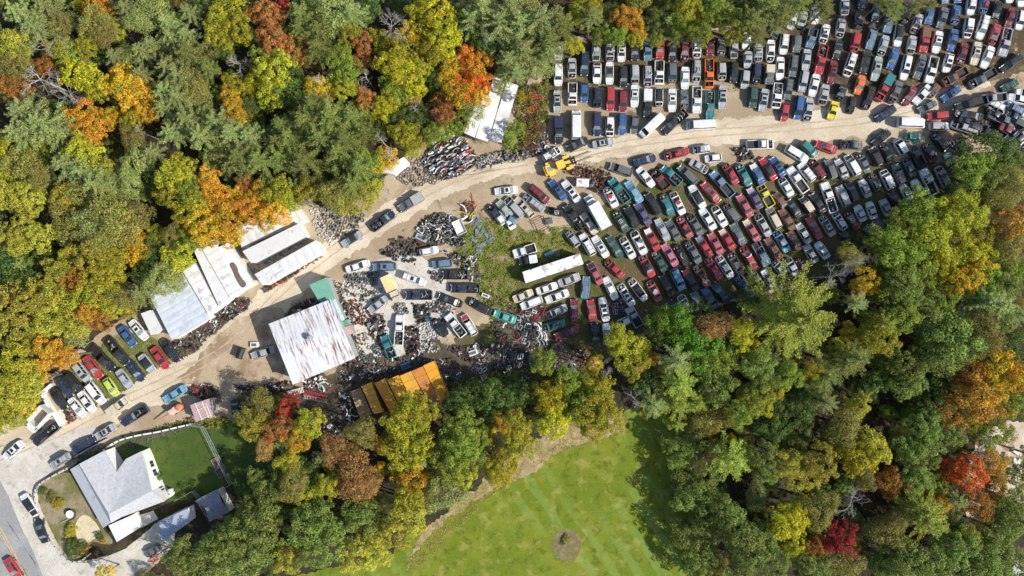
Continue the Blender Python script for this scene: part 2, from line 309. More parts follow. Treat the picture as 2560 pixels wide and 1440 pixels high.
# ---------------------------------------------------------------- paints
PC = dict(W=(.76,.76,.75), S=(.40,.41,.42), G=(.12,.135,.145), K=(.018,.02,.024), N=(.018,.03,.075), B=(.04,.11,.28), L=(.13,.21,.32), R=(.42,.035,.045), M=(.19,.025,.04),
  T=(.025,.19,.20), D=(.03,.085,.07), Y=(.72,.60,.05), O=(.75,.16,.03), E=(.60,.53,.40), P=(.36,.41,.35), C=(.20,.09,.065), F=(.42,.10,.12), J=(.50,.15,.22),
  U=(.10,.085,.17), I=(.16,.37,.52), A=(.10,.42,.34), Q=(.50,.36,.46), c=(.55,.66,.08))
CN = dict(W='white', S='silver', G='grey', K='black', N='navy', B='blue', L='steel blue', R='red', M='maroon', T='teal', D='dark green', Y='yellow', O='orange', E='beige', P='pale green', C='rusty brown', F='faded red', J='pink', U='purple', I='light blue', A='seafoam green', Q='lilac', c='lime green')
def pm(c):
    if c == 'C': return MATS.get('rustcar') or rusty('rustcar', (.22,.10,.07), (.12,.05,.03), .4, .6, scale=3, rough=.8)
    return paint(CN[c].replace(' ', '_'), PC[c])
glass = flat('auto_glass', (.022, .03, .034), .06, var=.3, spec=.8)
glass2 = flat('auto_glass_sky_sheen', (.17, .215, .22), .25, var=.35, scale=2)  # pale grey-blue base colour paints the sky's reflection into the glass
tyre_m = flat('tyre_rubber', (.022, .021, .02), .8, var=.35, scale=4)
hub_m = flat('hub_metal', (.38, .38, .38), .35, .5)
dark_m = flat('greasy_black', (.02, .019, .018), .6, var=.6, scale=5)
alu_m = flat('cast_aluminium', (.42, .42, .41), .45, .3, var=.5, scale=6)
rust_m = flat('brown_rust', (.16, .065, .035), .85, var=.5, scale=5)
chrome_m = flat('chrome', (.7, .7, .7), .2, .8)

# ---------------------------------------------------------------- vehicle meshes (front is +x)
def lerp_tab(tab, s):
    for i in range(len(tab) - 1):
        if s <= tab[i + 1][0]:
            a, b = tab[i], tab[i + 1]; t = (s - a[0]) / max(1e-6, b[0] - a[0]); return a[1] + (b[1] - a[1]) * t
    return tab[-1][1]
SPEC = {  # L, W, H, windshield base/top, roof end, rear glass end, top profile, hood length
 's': dict(L=4.8, W=1.80, H=1.43, a=.26, b=.43, c=.68, d=.82, z=[(0,.52),(.015,.66),(.07,.76),(.27,.94),(.5,.95),(.83,.98),(.96,.95),(.985,.88),(1,.62)]),
 'h': dict(L=4.2, W=1.70, H=1.46, a=.24, b=.40, c=.82, d=.96, z=[(0,.52),(.02,.68),(.07,.78),(.24,.95),(.5,.96),(.95,.98),(.98,.9),(1,.62)]),
 'w': dict(L=4.8, W=1.82, H=1.68, a=.24, b=.37, c=.90, d=.975, z=[(0,.6),(.02,.8),(.07,.9),(.24,1.04),(.5,1.06),(.97,1.06),(.985,.95),(1,.7)]),
 'v': dict(L=5.0, W=1.88, H=1.78, a=.15, b=.33, c=.93, d=.98, z=[(0,.55),(.02,.75),(.06,.85),(.15,1.0),(.5,1.05),(.98,1.06),(1,.7)]),
 'V': dict(L=5.6, W=1.95, H=2.1, a=.11, b=.21, c=.965, d=.99, z=[(0,.6),(.015,.85),(.05,1.0),(.11,1.15),(.5,1.2),(.98,1.2),(1,.8)]),
 'p': dict(L=5.4, W=1.90, H=1.78, a=.24, b=.34, c=.50, d=.54, z=[(0,.65),(.02,.88),(.06,.98),(.24,1.1),(.55,1.1),(.97,1.1),(1,.95)]),
}
SPEC['u'] = SPEC['w']
WT = [(0,.46),(.012,.64),(.04,.80),(.10,.92),(.22,.985),(.5,1.0),(.8,.985),(.92,.93),(.97,.81),(.99,.68),(1,.52)]
def body_mesh(kind, op):
    S = SPEC[kind]; L, W = S['L'], S['W']
    st = sorted(set([0,.008,.02,.045,.08,.12,.18,.27,.4,.55,.7,.83,.9,.95,.975,.99,1] + ([.06,.065,S['a']-.035,S['a']-.03] if op else []) + ([.555,.562,.965,.972] if kind == 'p' else [])))
    ts = [-1,-.97,-.9,-.86,-.84,-.6,-.3,0,.3,.6,.84,.86,.9,.97,1]
    V = []; F = []; M = []
    def z(s, t):
        zz = lerp_tab(S['z'], s); at_ = abs(t)
        if kind == 'p' and .56 < s < .968: return (.70 if at_ < .85 else 1.12)
        if op and .0625 < s < S['a'] - .0325 and at_ < .85: return .50
        return zz + .03 * (1 - t * t) - (.16 if at_ > .99 else .06 if at_ > .95 else .02 if at_ > .88 else 0)
    tabW = [(0,.9),(.03,.97),(.1,1),(.97,1),(1,.97)] if kind == 'p' else ([(0,.82),(.03,.93),(.1,1),(.96,1),(1,.93)] if kind == 'V' else WT)
    for s in st:
        hw = W / 2 * lerp_tab(tabW, s)
        for t in ts: V.append((L / 2 - s * L, t * hw, z(s, t)))
    n = len(ts)
    for i in range(len(st) - 1):
        for j in range(n - 1):
            F.append((i * n + j, i * n + j + 1, (i + 1) * n + j + 1, (i + 1) * n + j))
            zs = [V[k][2] for k in F[-1]]; inner = abs(ts[j] + ts[j + 1]) / 2 < .85
            bay = op and max(st[i], st[i + 1]) <= S['a'] - .02 and min(st[i], st[i + 1]) > .055 and inner and min(zs) < .55
            bed = kind == 'p' and min(st[i], st[i + 1]) > .555 and max(st[i], st[i + 1]) < .97 and inner
            M.append(1 if bay or bed else 0)
    # sides
    rim = [i * n for i in range(len(st))] + [(len(st) - 1) * n + j for j in range(1, n)] + [i * n + n - 1 for i in range(len(st) - 2, -1, -1)] + [j for j in range(n - 2, 0, -1)]
    b0 = len(V)
    for r in rim: x, y, zz = V[r]; V.append((x * 1.005, y * 1.02, .52))
    b1 = len(V)
    for r in rim: x, y, zz = V[r]; V.append((x * .985, y * .94, .24))
    m = len(rim)
    for k in range(m):
        k2 = (k + 1) % m
        F.append((rim[k], rim[k2], b0 + k2, b0 + k)[::-1]); M.append(0); F.append((b0 + k, b0 + k2, b1 + k2, b1 + k)[::-1]); M.append(0)
    F.append(tuple(range(b1, b1 + m))); M.append(1)
    me = mesh('body_' + kind, V, F, False, M)
    bm = bmesh.new(); bm.from_mesh(me); bmesh.ops.recalc_face_normals(bm, faces=bm.faces); bm.to_mesh(me); bm.free(); return me
def panel_mesh(kind, s0, s1, tw, lift=.02, name='panel'):
    S = SPEC[kind]; L, W = S['L'], S['W']; V = []; F = []; n = 7; k = 5
    for i in range(k):
        s = s0 + (s1 - s0) * i / (k - 1); hw = W / 2 * lerp_tab(WT, s) * tw
        for j in range(n):
            t = -1 + 2 * j / (n - 1); V.append((L / 2 - s * L, t * hw, lerp_tab(S['z'], s) + lift + .045 * (1 - t * t)))
    for i in range(k - 1):
        for j in range(n - 1): F.append((i * n + j, i * n + j + 1, (i + 1) * n + j + 1, (i + 1) * n + j))
    nv = len(V); V += [(x, y, z - .05) for x, y, z in V[:]]
    edge = [i * n for i in range(k)] + [(k - 1) * n + j for j in range(1, n)] + [i * n + n - 1 for i in range(k - 2, -1, -1)] + [j for j in range(n - 2, 0, -1)]
    for a in range(len(edge)):
        b = (a + 1) % len(edge); F.append((edge[a], edge[a] + nv, edge[b] + nv, edge[b]))
    return mesh(name, V, F, True)
def cabin(kind):
    S = SPEC[kind]; L, W, H = S['L'], S['W'], S['H']; X = lambda s: L / 2 - s * L
    zb = lerp_tab(S['z'], S['a']) - .03; zr = H - .05; wb, wt = W * .445, W * (.315 if kind != 'V' else .41)
    if kind in 'wuv': wt = W * .345
    if kind == 'p': wt = W * .335
    A = [(X(S['a']), -wb, zb), (X(S['a']), wb, zb)]; B = [(X(S['b']), -wt, zr), (X(S['b']), wt, zr)]
    C = [(X(S['c']), -wt, zr), (X(S['c']), wt, zr)]; Dd = [(X(S['d']), -wb, zb), (X(S['d']), wb, zb)]
    def q(a, b, c, d, cx=0):
        m = Vector((0, 0, 0)); P = [Vector(v) for v in (a, b, c, d)]; ce = sum(P, m) / 4
        n = (P[1] - P[0]).cross(P[2] - P[1]).normalized(); 
        o = [ce + (p - ce) * .93 for p in P]; mb = MB(); mid = (o[0] + o[1] + o[2] + o[3]) / 4 + n * .02
        mb.add([tuple(v) for v in o] + [tuple(v - n * .03) for v in o], [(0, 1, 2, 3), (0, 4, 5, 1), (1, 5, 6, 2), (2, 6, 7, 3), (3, 7, 4, 0)]); return mb.mesh('g')
    ws = q(A[0], A[1], B[1], B[0]); rg = q(C[0], C[1], Dd[1], Dd[0])
    sl_ = q(A[1], Dd[1], C[1], B[1]); sr = q(Dd[0], A[0], B[0], C[0])
    # roof: domed panel plus pillars
    mb = MB(); n = 6; k = 5; V = []; F = []
    for i in range(k):
        u = i / (k - 1); x = B[0][0] + (C[0][0] - B[0][0]) * u; hw = wt * (1.03 if 0 < i < k - 1 else .97)
        for j in range(n):
            t = -1 + 2 * j / (n - 1); V.append((x, t * hw, zr + .05 - .035 * t * t - .03 * (2 * u - 1) ** 2))
    for i in range(k - 1):
        for j in range(n - 1): F.append((i * n + j, i * n + j + 1, (i + 1) * n + j + 1, (i + 1) * n + j))
    nv = len(V); V += [(x, y, z - .06) for x, y, z in V[:]]
    edge = [i * n for i in range(k)] + [(k - 1) * n + j for j in range(1, n)] + [i * n + n - 1 for i in range(k - 2, -1, -1)] + [j for j in range(n - 2, 0, -1)]
    for a in range(len(edge)):
        b = (a + 1) % len(edge); F.append((edge[a], edge[a] + nv, edge[b] + nv, edge[b]))
    mb.add(V, F)
    for p, r in ((A[0], B[0]), (A[1], B[1]), (Dd[0], C[0]), (Dd[1], C[1])): mb.tube([p, (r[0], r[1], r[2] + .01)], .045, 5)
    for y in (-1, 1):
        for f in ((.5,) if kind in 'shp' else (.35, .65)):
            xa = A[0][0] + (Dd[0][0] - A[0][0]) * (f * .8 + .1); xb = B[0][0] + (C[0][0] - B[0][0]) * f
            mb.tube([(xa, y * wb, zb), (xb, y * wt, zr)], .04, 5)
    # dark interior block closes the cabin
    ib = MB(); A_ = [(v[0] - .06, v[1] * .92, v[2] - .02) for v in A]; B_ = [(v[0] - .05, v[1] * .93, v[2] - .04) for v in B]; C_ = [(v[0] + .05, v[1] * .93, v[2] - .04) for v in C]; D_ = [(v[0] + .06, v[1] * .92, v[2] - .02) for v in Dd]
    ib.add([A_[0], A_[1], D_[1], D_[0], B_[0], B_[1], C_[1], C_[0]], [(4, 5, 6, 7)[::-1], (0, 1, 5, 4), (2, 3, 7, 6), (1, 2, 6, 5), (3, 0, 4, 7)])
    me = mb.mesh('roof'); return ws, rg, sl_, sr, me, ib.mesh('cabin')
def wheel_mesh():
    mb = MB(); mb.lathe([(.19, -.11), (.30, -.115), (.335, -.08), (.335, .08), (.30, .115), (.19, .11)], 14, 0, axis='y'); mb.lathe([(.02, .07), (.10, .08), (.19, .095), (.19, -.095), (.10, -.08), (.02, -.07)], 14, 1, axis='y'); return mb.mesh('wheel')
WHEEL = wheel_mesh()
def engine_mesh():
    mb = MB(); r = random.Random(3)
    mb.box((0, 0, .62), (.62, .52, .34), 0); mb.tube([(-.25, -.2, .82), (.28, -.2, .84)], .09, 6, 1); mb.tube([(-.25, .2, .8), (.28, .2, .82)], .09, 6, 1)
    mb.lathe([(.001, .90), (.19, .89), (.2, .80), (.001, .79)], 10, 2, (.05, .05, 0)); mb.box((.1, .62, .66), (.26, .18, .2), 3); mb.box((-.25, -.62, .66), (.3, .2, .18), 2)
    mb.tube([(.3, -.5, .7), (.42, 0, .75), (.3, .5, .7)], .04, 5, 1); mb.box((.5, 0, .62), (.08, 1.1, .3), 0)
    return mb.mesh('engine')
ENG = engine_mesh()
CACHE = {}
JG = flat('dull_grey_metal', (.16, .16, .155), .6, var=.5, scale=5)
def parts_for(kind):
    if kind in CACHE: return CACHE[kind]
    S = SPEC[kind]; d = dict(b0=body_mesh(kind, False), b1=body_mesh(kind, True)); d['ws'], d['rg'], d['sl'], d['sr'], d['roof'], d['cab'] = cabin(kind)
    d['hood'] = panel_mesh(kind, .05, S['a'] - .01, .84, name='hood')
    if kind == 's': d['trunk'] = panel_mesh(kind, S['d'] + .015, .965, .82, name='trunk_lid')
    rf = MB(); X = S['L'] / 2 - (S['b'] + .2 * (S['c'] - S['b'])) * S['L']; ln = min(.62, .30 * (S['c'] - S['b']) * S['L'] + .2)
    rf.box((X - ln / 2, 0, S['H'] + .012), (ln, .78, .035), 0); d['sun'] = rf.mesh('sunroof')
    hl = MB()
    hl.lathe([(.001, .10), (.10, .09), (.15, .0), (.15, -.05)], 8, 0); hm = hl.mesh('headlight')
    hm.transform(Matrix.Rotation(rad(70), 4, 'Y') @ Matrix.Scale(1.0, 4)); d['hl'] = hm
    if kind == 'p': cp = MB(); cp.box((S['L'] / 2 - .765 * S['L'], 0, 1.40), (.44 * S['L'], 1.78, .62), 0, top=.93); d['cap'] = cp.mesh('bed_cover')
    rr_ = MB(); x0 = S['L'] / 2 - S['b'] * S['L'] - .25; x1 = S['L'] / 2 - S['c'] * S['L'] + .2
    for y in (-1, 1): rr_.tube([(x0, y * S['W'] * .30, S['H'] - .02), (x0 - .1, y * S['W'] * .30, S['H'] + .05), (x1 + .1, y * S['W'] * .30, S['H'] + .05), (x1, y * S['W'] * .30, S['H'] - .02)], .025, 4)
    for t in (.3, .75): rr_.tube([(x0 + (x1 - x0) * t, -S['W'] * .3, S['H'] + .06), (x0 + (x1 - x0) * t, S['W'] * .3, S['H'] + .06)], .022, 4)
    d['rack'] = rr_.mesh('roof_rack')
    CACHE[kind] = d; return d
NAMES = dict(s='sedan', h='hatchback', w='station_wagon', u='station_wagon', v='minivan', V='cargo_van', p='pickup_truck', X='box_truck', Z='dump_truck')
ITEMS = []   # everything that gets a generated label
ZONES = dict(upper='upper lot', lower='lower lot', yard='gravel yard', heap='upper right heap', gate='far end of the lane', corner='entrance lot', street='roadside by the house')
lamp_m = flat('headlight_lens', (.55, .56, .56), .15)
def car(kind, x1, y1, x2, y2, colr, opts, zone):
    px, py = (x1 + x2) / 2, (y1 + y2) / 2; z0 = 0
    if zone == 'heap': z0 = .05 + 1.1 * ((int(px * 7 + py * 3)) % 3) / 2
    p = at(px, py, {'X': 2.3, 'Z': 2.4, 'V': 1.4, 'p': 1.0}.get(kind, .8) + z0); Lw = math.hypot(x2 - x1, y2 - y1) * K0 * .985; ang = math.atan2(-(y2 - y1), x2 - x1)
    e = 'e' in opts; hood = roof = trunk = cap = None
    for o in opts:
        if len(o) == 2:
            if o[0] == 'h': hood = o[1]
            if o[0] == 'c': roof = o[1]
            if o[0] == 't': trunk = o[1]
            if o[0] == 'c' and kind == 'p': cap = o[1]
    name = NAMES[kind]; rnd = random.Random(int(px * 131 + py * 17))
    root = empty(name, (p.x, p.y, .0 + z0), ang); cat = name.replace('_', ' ')
    if zone == 'heap': root.rotation_euler = (rnd.uniform(-.12, .12), rnd.uniform(-.1, .1), ang)
    M = pm(colr)
    if kind in 'XZ':
        truck(root, kind, Lw, M, colr)
    else:
        S = SPEC[kind]; d = parts_for(kind); sx = min(1.25, max(.74, Lw / S['L'])); root.scale = (sx, 1.0 + rnd.uniform(-.03, .04), 1)
        if kind == 's' and colr == 'R' and sx < .9: pass
        lift = -.12 if (e and rnd.random() < .35) else 0
        root.location.z += lift
        meshobj('body', d['b1' if e else 'b0'], [M, dark_m if e or kind == 'p' else dark_m], root)
        if e:
            meshobj('engine', ENG, [rnd.choice([dark_m, dark_m, rust_m]), rnd.choice([alu_m, dark_m, rust_m, JG]), rnd.choice([rust_m, dark_m, alu_m]), flat('blue_cap', (.05, .2, .5)) if rnd.random() < .4 else alu_m], root, (S['L'] * (.5 - S['a'] * .55), 0, .02), 0, (min(1, S['a'] * 4), 1, 1))
        else: meshobj('hood', d['hood'], pm(hood) if hood else M, root)
        open_top = e and colr not in 'K' and rnd.random() < .10
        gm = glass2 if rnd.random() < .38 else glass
        nogl = e and rnd.random() < .4
        meshobj('cabin_interior', d['cab'], dark_m, root)
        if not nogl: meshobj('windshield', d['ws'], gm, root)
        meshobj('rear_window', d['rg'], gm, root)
        meshobj('side_window', d['sl'], glass, root); meshobj('side_window', d['sr'], glass, root)
        rf_ = meshobj('roof', d['roof'], pm(roof) if (roof and kind != 'p') else M, root)
        if 'trunk' in d and not open_top: meshobj('trunk_lid', d['trunk'], pm(trunk or (colr)), root)
        if 'r' in opts: meshobj('sunroof', d['sun'], glass, rf_)
        if kind == 'w' and rnd.random() < .55: meshobj('roof_rack', d['rack'], dark_m, rf_)
        if cap: meshobj('bed_cover', d['cap'], pm(cap), root)
        if lift == 0:
            for sx_ in (.16, .80):
                for y in (-1, 1): meshobj('wheel', WHEEL, [tyre_m, hub_m], root, (S['L'] * (.5 - sx_), y * (S['W'] / 2 - .1), .335))
            if not e:
                for y in (-1, 1): meshobj('headlight', d['hl'], lamp_m, root, (S['L'] / 2 - .13, y * (S['W'] * .345), lerp_tab(S['z'], .03) - .05))
    cn = CN[colr]; nm = cat
    if kind == 'w': nm = 'station wagon'
    desc = cn + ' ' + nm; ext = []
    if e: ext.append('with its engine bay open')
    elif hood: ext.append('with a %s hood' % CN[hood])
    if 'l' in opts: ext.append('with junk in its bed')
    if cap: ext.append('with a %s bed cover' % CN[cap])
    elif roof and not ext: ext.append('with a %s roof' % CN[roof])
    if 'r' in opts and not ext: ext.append('with a sunroof')
    grp = {'upper': 'vehicles parked in rows in the upper lot', 'lower': 'vehicles parked in rows in the lower lot', 'yard': 'vehicles in the gravel yard', 'heap': 'cars heaped at the upper right', 'gate': 'vehicles at the far end of the lane', 'corner': 'vehicles near the entrance', 'street': 'vehicles beside the road'}[zone]
    tag(root, None, cat, grp)
    ITEMS.append(dict(o=root, x=px, y=py, short=desc, ext=ext, zone=ZONES[zone], fam='car'))
    return root, px, py, ang, Lw
def truck(root, kind, L, M, c):
    if kind == 'Z': root.scale = (1, 1.06, 1)
    W = 2.3; white = M
    mb = MB(); mb.box((0, 0, .75), (L * .96, .9, .25), 0); meshobj('chassis', mb.mesh('chassis'), dark_m, root)
    cl = 1.9; xf = L / 2
    mb = MB(); mb.box((xf - .55, 0, 1.0), (1.1, 1.9, .9), 0, top=.95); mb.box((xf - 1.45, 0, 1.45), (1.1, 1.98, 1.7), 0, top=.9); cb = meshobj('cab', mb.mesh('cab'), white, root)
    mb = MB(); mb.box((xf - .95, 0, 1.93), (.08, 1.66, .72), 0, ry=rad(-28)); meshobj('windshield', mb.mesh('ws'), glass, cb)
    for y in (-1, 1): mb = MB(); mb.box((xf - 1.42, y * .965, 1.85), (.7, .05, .5), 0, rx=y * rad(-3)); meshobj('side_window', mb.mesh('sw'), glass, cb)
    bl = L - 2.15; bx = -L / 2 + bl / 2
    if kind == 'X':
        mb = MB(); mb.box((bx, 0, 2.05), (bl, 2.35, 2.3), 0); mb.box((bx, 0, 3.205), (bl - .1, 2.25, .02), 1)
        for x in (-.5, .5): mb.box((bx + x * bl, 0, 3.2), (.06, 2.4, .08), 2)
        meshobj('cargo_box', mb.mesh('cargo_box'), [white if c == 'W' else paint('white', PC['W']), white if c == 'W' else flat('cream_roof', (.78, .58, .26), .7, var=.12, scale=.8), paint('white', PC['W'])], root)
    else:
        mb = MB(); t = .1; h = 1.9; z = 1.0 + h / 2
        mb.box((bx, -1.15, z + .1), (bl, t, h), 0); mb.box((bx, 1.15, z + .1), (bl, t, h), 0); mb.box((bx - bl / 2, 0, z + .1), (t, 2.4, h), 0); mb.box((bx + bl / 2, 0, z + .1), (t, 2.4, h), 0); mb.box((bx, 0, 1.1), (bl - .1, 2.2, .1), 1)
        for i in range(6): 
            for y in (-1, 1): mb.box((bx - bl / 2 + (i + .5) * bl / 6, y * 1.23, z + .1), (.09, .07, h), 0)
        meshobj('dump_box', mb.mesh('dump_box'), [white, flat('dusty_bed', (.42, .33, .26), .9)], root)
    for x in (xf - .9, -L / 2 + 1.3):
        for y in (-1, 1): meshobj('wheel', WHEEL, [tyre_m, hub_m], root, (x, y * .95, .45), 0, (1.35, 1.3, 1.35))
# ---------------------------------------------------------------- loose junk prototypes
def junk_protos():
    P = {}
    mb = MB(); mb.lathe([(.19, -.09), (.30, -.1), (.335, -.06), (.335, .06), (.30, .1), (.21, .09), (.20, -.07)], 16, 0); mb.lathe([(.20, -.06), (.001, -.06)], 12, 1); P['tyre'] = mb.mesh('tyre')
    mb = MB(); mb.lathe([(.001, .03), (.06, .04), (.08, .01), (.15, .02), (.2, .07), (.205, .10), (.18, .06), (.18, -.08), (.205, -.1)], 14, 0); mb.lathe([(.04, .045), (.05, .05), (.05, .03)], 8, 1); P['wheel_rim'] = mb.mesh('rim')
    mb = MB()  # bumper: bowed bar
    V = []; F = []; n = 9
    for i in range(n):
        t = -1 + 2 * i / (n - 1); x = t * .8; y = -.35 * abs(t) ** 3; d = Vector((1, -1.05 * t * abs(t))).normalized(); nx, ny = -d.y, d.x
        for (a, z) in ((.0, 0), (.0, .28), (.12, .24), (.14, .04)): V.append((x + nx * a, y + ny * a, z))
    for i in range(n - 1):
        for k in range(4): F.append((i * 4 + k, (i + 1) * 4 + k, (i + 1) * 4 + (k + 1) % 4, i * 4 + (k + 1) % 4))
    F += [(0, 1, 2, 3), ((n - 1) * 4 + 3, (n - 1) * 4 + 2, (n - 1) * 4 + 1, (n - 1) * 4)]; mb.add(V, F); P['bumper'] = mb.mesh('bumper')
    mb = MB(); V = []; F = []
    for i in range(8):
        t = i / 7; x = -.62 + 1.24 * t; dip = .22 if .2 < t < .62 else 0
        V += [(x, 0, .05 + dip * .4), (x, .18 + .1 * math.sin(t * 3), .16), (x, .42 - dip, .12), (x, .42 - dip, .08), (x, .0, .0)]
    for i in range(7):
        for k in range(5): F.append((i * 5 + k, (i + 1) * 5 + k, (i + 1) * 5 + (k + 1) % 5, i * 5 + (k + 1) % 5))
    mb.add(V, F); P['fender'] = mb.mesh('fender')
    mb = MB(); mb.box((0, -.18, .06), (1.05, .62, .1), 0); mb.box((-.5, .32, .07), (.06, .42, .05), 0, rz=.2); mb.box((.48, .32, .07), (.06, .42, .05), 0, rz=-.1); mb.box((0, .53, .07), (.92, .05, .05), 0); mb.box((.0, -.18, .125), (.8, .38, .03), 1); P['car_door'] = mb.mesh('door')
    mb = MB(); mb.box((0, 0, .08), (1.25, 1.05, .05), 0, top=.93); mb.box((.0, .3, .115), (1.0, .04, .03), 0); mb.box((.0, -.3, .115), (1.0, .04, .03), 0); P['hood_panel'] = mb.mesh('hoodp')
    mb = MB(); mb.box((0, 0, .28), (.55, .45, .42), 0); mb.tube([(-.25, .12, .52), (.25, .12, .52)], .09, 6, 1); mb.tube([(-.25, -.12, .52), (.25, -.12, .52)], .09, 6, 1); mb.lathe([(.13, -.05), (.13, .05)], 9, 1, (.34, 0, .3)); mb.box((-.38, 0, .25), (.3, .3, .3), 1, top=.7); P['engine_block'] = mb.mesh('engb')
    mb = MB(); mb.tube([(-.75, 0, .12), (.75, 0, .12)], .05, 6, 0); mb.lathe([(.001, -.05), (.16, -.04), (.16, .04), (.001, .05)], 10, 0, (-.75, 0, .12)); mb.lathe([(.001, -.05), (.16, -.04), (.16, .04), (.001, .05)], 10, 0, (.75, 0, .12)); mb.box((.1, 0, .14), (.3, .28, .24), 0, top=.6); P['axle'] = mb.mesh('axle')
    mb = MB(); mb.box((0, 0, .2), (.5, .5, .16), 0, top=.9); mb.box((-.25, 0, .5), (.14, .46, .62), 0, ry=-.3, top=.8); mb.box((-.38, 0, .88), (.1, .24, .16), 0, ry=-.3); P['car_seat'] = mb.mesh('seat')
    mb = MB(); mb.tube([(-1.3, 0, .06), (-.4, .12, .1), (.5, -.05, .08), (1.3, .1, .06)], .045, 6, 0); mb.tube([(.3, -.03, .1), (.5, .25, .08), (1.0, .4, .05)], .04, 5, 0); P['exhaust_pipe'] = mb.mesh('pipe')
    mb = MB()  # frame: ladder of square bars
    for y in (-.45, .45): mb.box((0, y, .08), (1.9, .07, .07), 0)
    for x in (-.9, -.3, .3, .9): mb.box((x, 0, .085), (.06, .9, .06), 0)
    P['steel_frame'] = mb.mesh('frame')
    mb = MB()  # windshield glass, curved
    V = []; F = []
    for i in range(7):
        t = -1 + i / 3; 
        for k, (yy, f) in enumerate(((-.32, 1), (.32, .84))): V.append((t * .72 * f, yy, .16 - .1 * t * t + .04 * k))
    V += [(x, y, z - .02) for x, y, z in V]; 
    for i in range(6): a = i * 2; F += [(a, a + 2, a + 3, a + 1), (a + 14, a + 15, a + 17, a + 16)]
    mb.add(V, F); P['windshield_glass'] = mb.mesh('wsg')
    mb = MB(); mb.box((0, 0, .35), (.6, .5, .7), 0, top=.97); mb.box((0, 0, .715), (.5, .4, .03), 1); mb.box((.31, 0, .4), (.03, .4, .4), 1); P['metal_cabinet'] = mb.mesh('cabinet')
    return P
JP = junk_protos()
JC = {'white': paint('white', PC['W']), 'black': paint('black', PC['K']), 'grey': paint('grey', PC['G']), 'silver': paint('silver', PC['S']), 'red': paint('red', PC['R']), 'blue': paint('blue', PC['B']), 'maroon': paint('maroon', PC['M']),
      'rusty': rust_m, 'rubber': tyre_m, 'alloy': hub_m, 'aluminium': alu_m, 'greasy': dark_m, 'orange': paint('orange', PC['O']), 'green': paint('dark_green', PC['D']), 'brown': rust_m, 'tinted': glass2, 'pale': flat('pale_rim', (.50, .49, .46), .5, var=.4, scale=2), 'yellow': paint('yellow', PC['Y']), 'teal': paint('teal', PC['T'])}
JN = {'tyre': ('tyre', 'tyre'), 'wheel_rim': ('rim', 'wheel rim'), 'fender': ('fender', 'fender'), 'bumper': ('bumper', 'bumper'), 'car_door': ('door', 'car door'), 'hood_panel': ('car_hood', 'car hood'), 'engine_block': ('engine_block', 'engine'), 'axle': ('axle', 'axle'), 'car_seat': ('seat', 'car seat'), 'exhaust_pipe': ('exhaust_pipe', 'pipe'), 'steel_frame': ('rack', 'steel frame'), 'windshield_glass': ('windshield_glass', 'glass pane'), 'metal_cabinet': ('metal_cabinet', 'cabinet')}
CNT = {}
side_m = flat('tyre_sidewall', (.125, .12, .115), .75, var=.5, scale=2)
PILES = []
def junk(kind, colr, x, y, z, rz, sc_=1.0, tilt=0.0, where='', seedr=None):
    p = at(x, y, z + .2); o = meshobj(JN[kind][0], JP[kind], [JC[colr] if kind != 'tyre' else side_m, JC['greasy'] if kind != 'wheel_rim' else dark_m] if len(JP[kind].materials) > 1 or True else JC[colr], None, (p.x, p.y, z), rz, (sc_,) * 3)
    if tilt: o.rotation_euler = (random.uniform(-tilt, tilt), random.uniform(-tilt, tilt), rz)
    cname = {'rubber': 'black', 'alloy': 'silver', 'aluminium': 'silver', 'greasy': 'greasy dark', 'tinted': 'pale blue', 'pale': 'whitish'}.get(colr, colr)
    noun = JN[kind][1] if kind != 'windshield_glass' else 'windshield pane'
    o['kind'] = 'thing'; tag(o, '%s %s %s' % (cname, noun, where), JN[kind][1], '%ss %s' % (noun, where)); CNT[kind] = CNT.get(kind, 0) + 1
    return o
def scatter(poly, n, kinds, where, zmax=.6, ang=None, tilt=.25, sizes=None, seed=0, mind=0):
    r = random.Random(seed or n * 31 + int(poly[0][0])); xs = [p[0] for p in poly]; ys = [p[1] for p in poly]; done = []; PILES.append((poly, kinds[0][0], tilt))
    cx = sum(xs) / len(xs); cy = sum(ys) / len(ys); R = max(1, max(math.hypot(a - cx, b - cy) for a, b in poly)); tries = 0
    while len(done) < n and tries < n * 60:
        tries += 1; x = r.uniform(min(xs), max(xs)); y = r.uniform(min(ys), max(ys))
        if not inpoly(x, y, poly): continue
        if mind and any((x - a) ** 2 + (y - b) ** 2 < mind * mind for a, b in done): continue
        done.append((x, y)); k, c = r.choices([q[:2] for q in kinds], [q[2] for q in kinds])[0]
        a = (ang + r.uniform(-.25, .25)) if ang is not None else r.uniform(0, 6.28)
        random.seed(int(x * 100))
        if k == 'bumper' and r.random() < .42: k = 'fender'
        if sizes is None: sz = (1.12, 1.38) if k in ('tyre', 'wheel_rim') else (.9, 1.1)
        else: sz = sizes
        junk(k, c, x, y, max(0.07, zmax * r.random() * (1 - .6 * math.hypot(x - cx, y - cy) / R)), a, r.uniform(*sz), tilt, where)
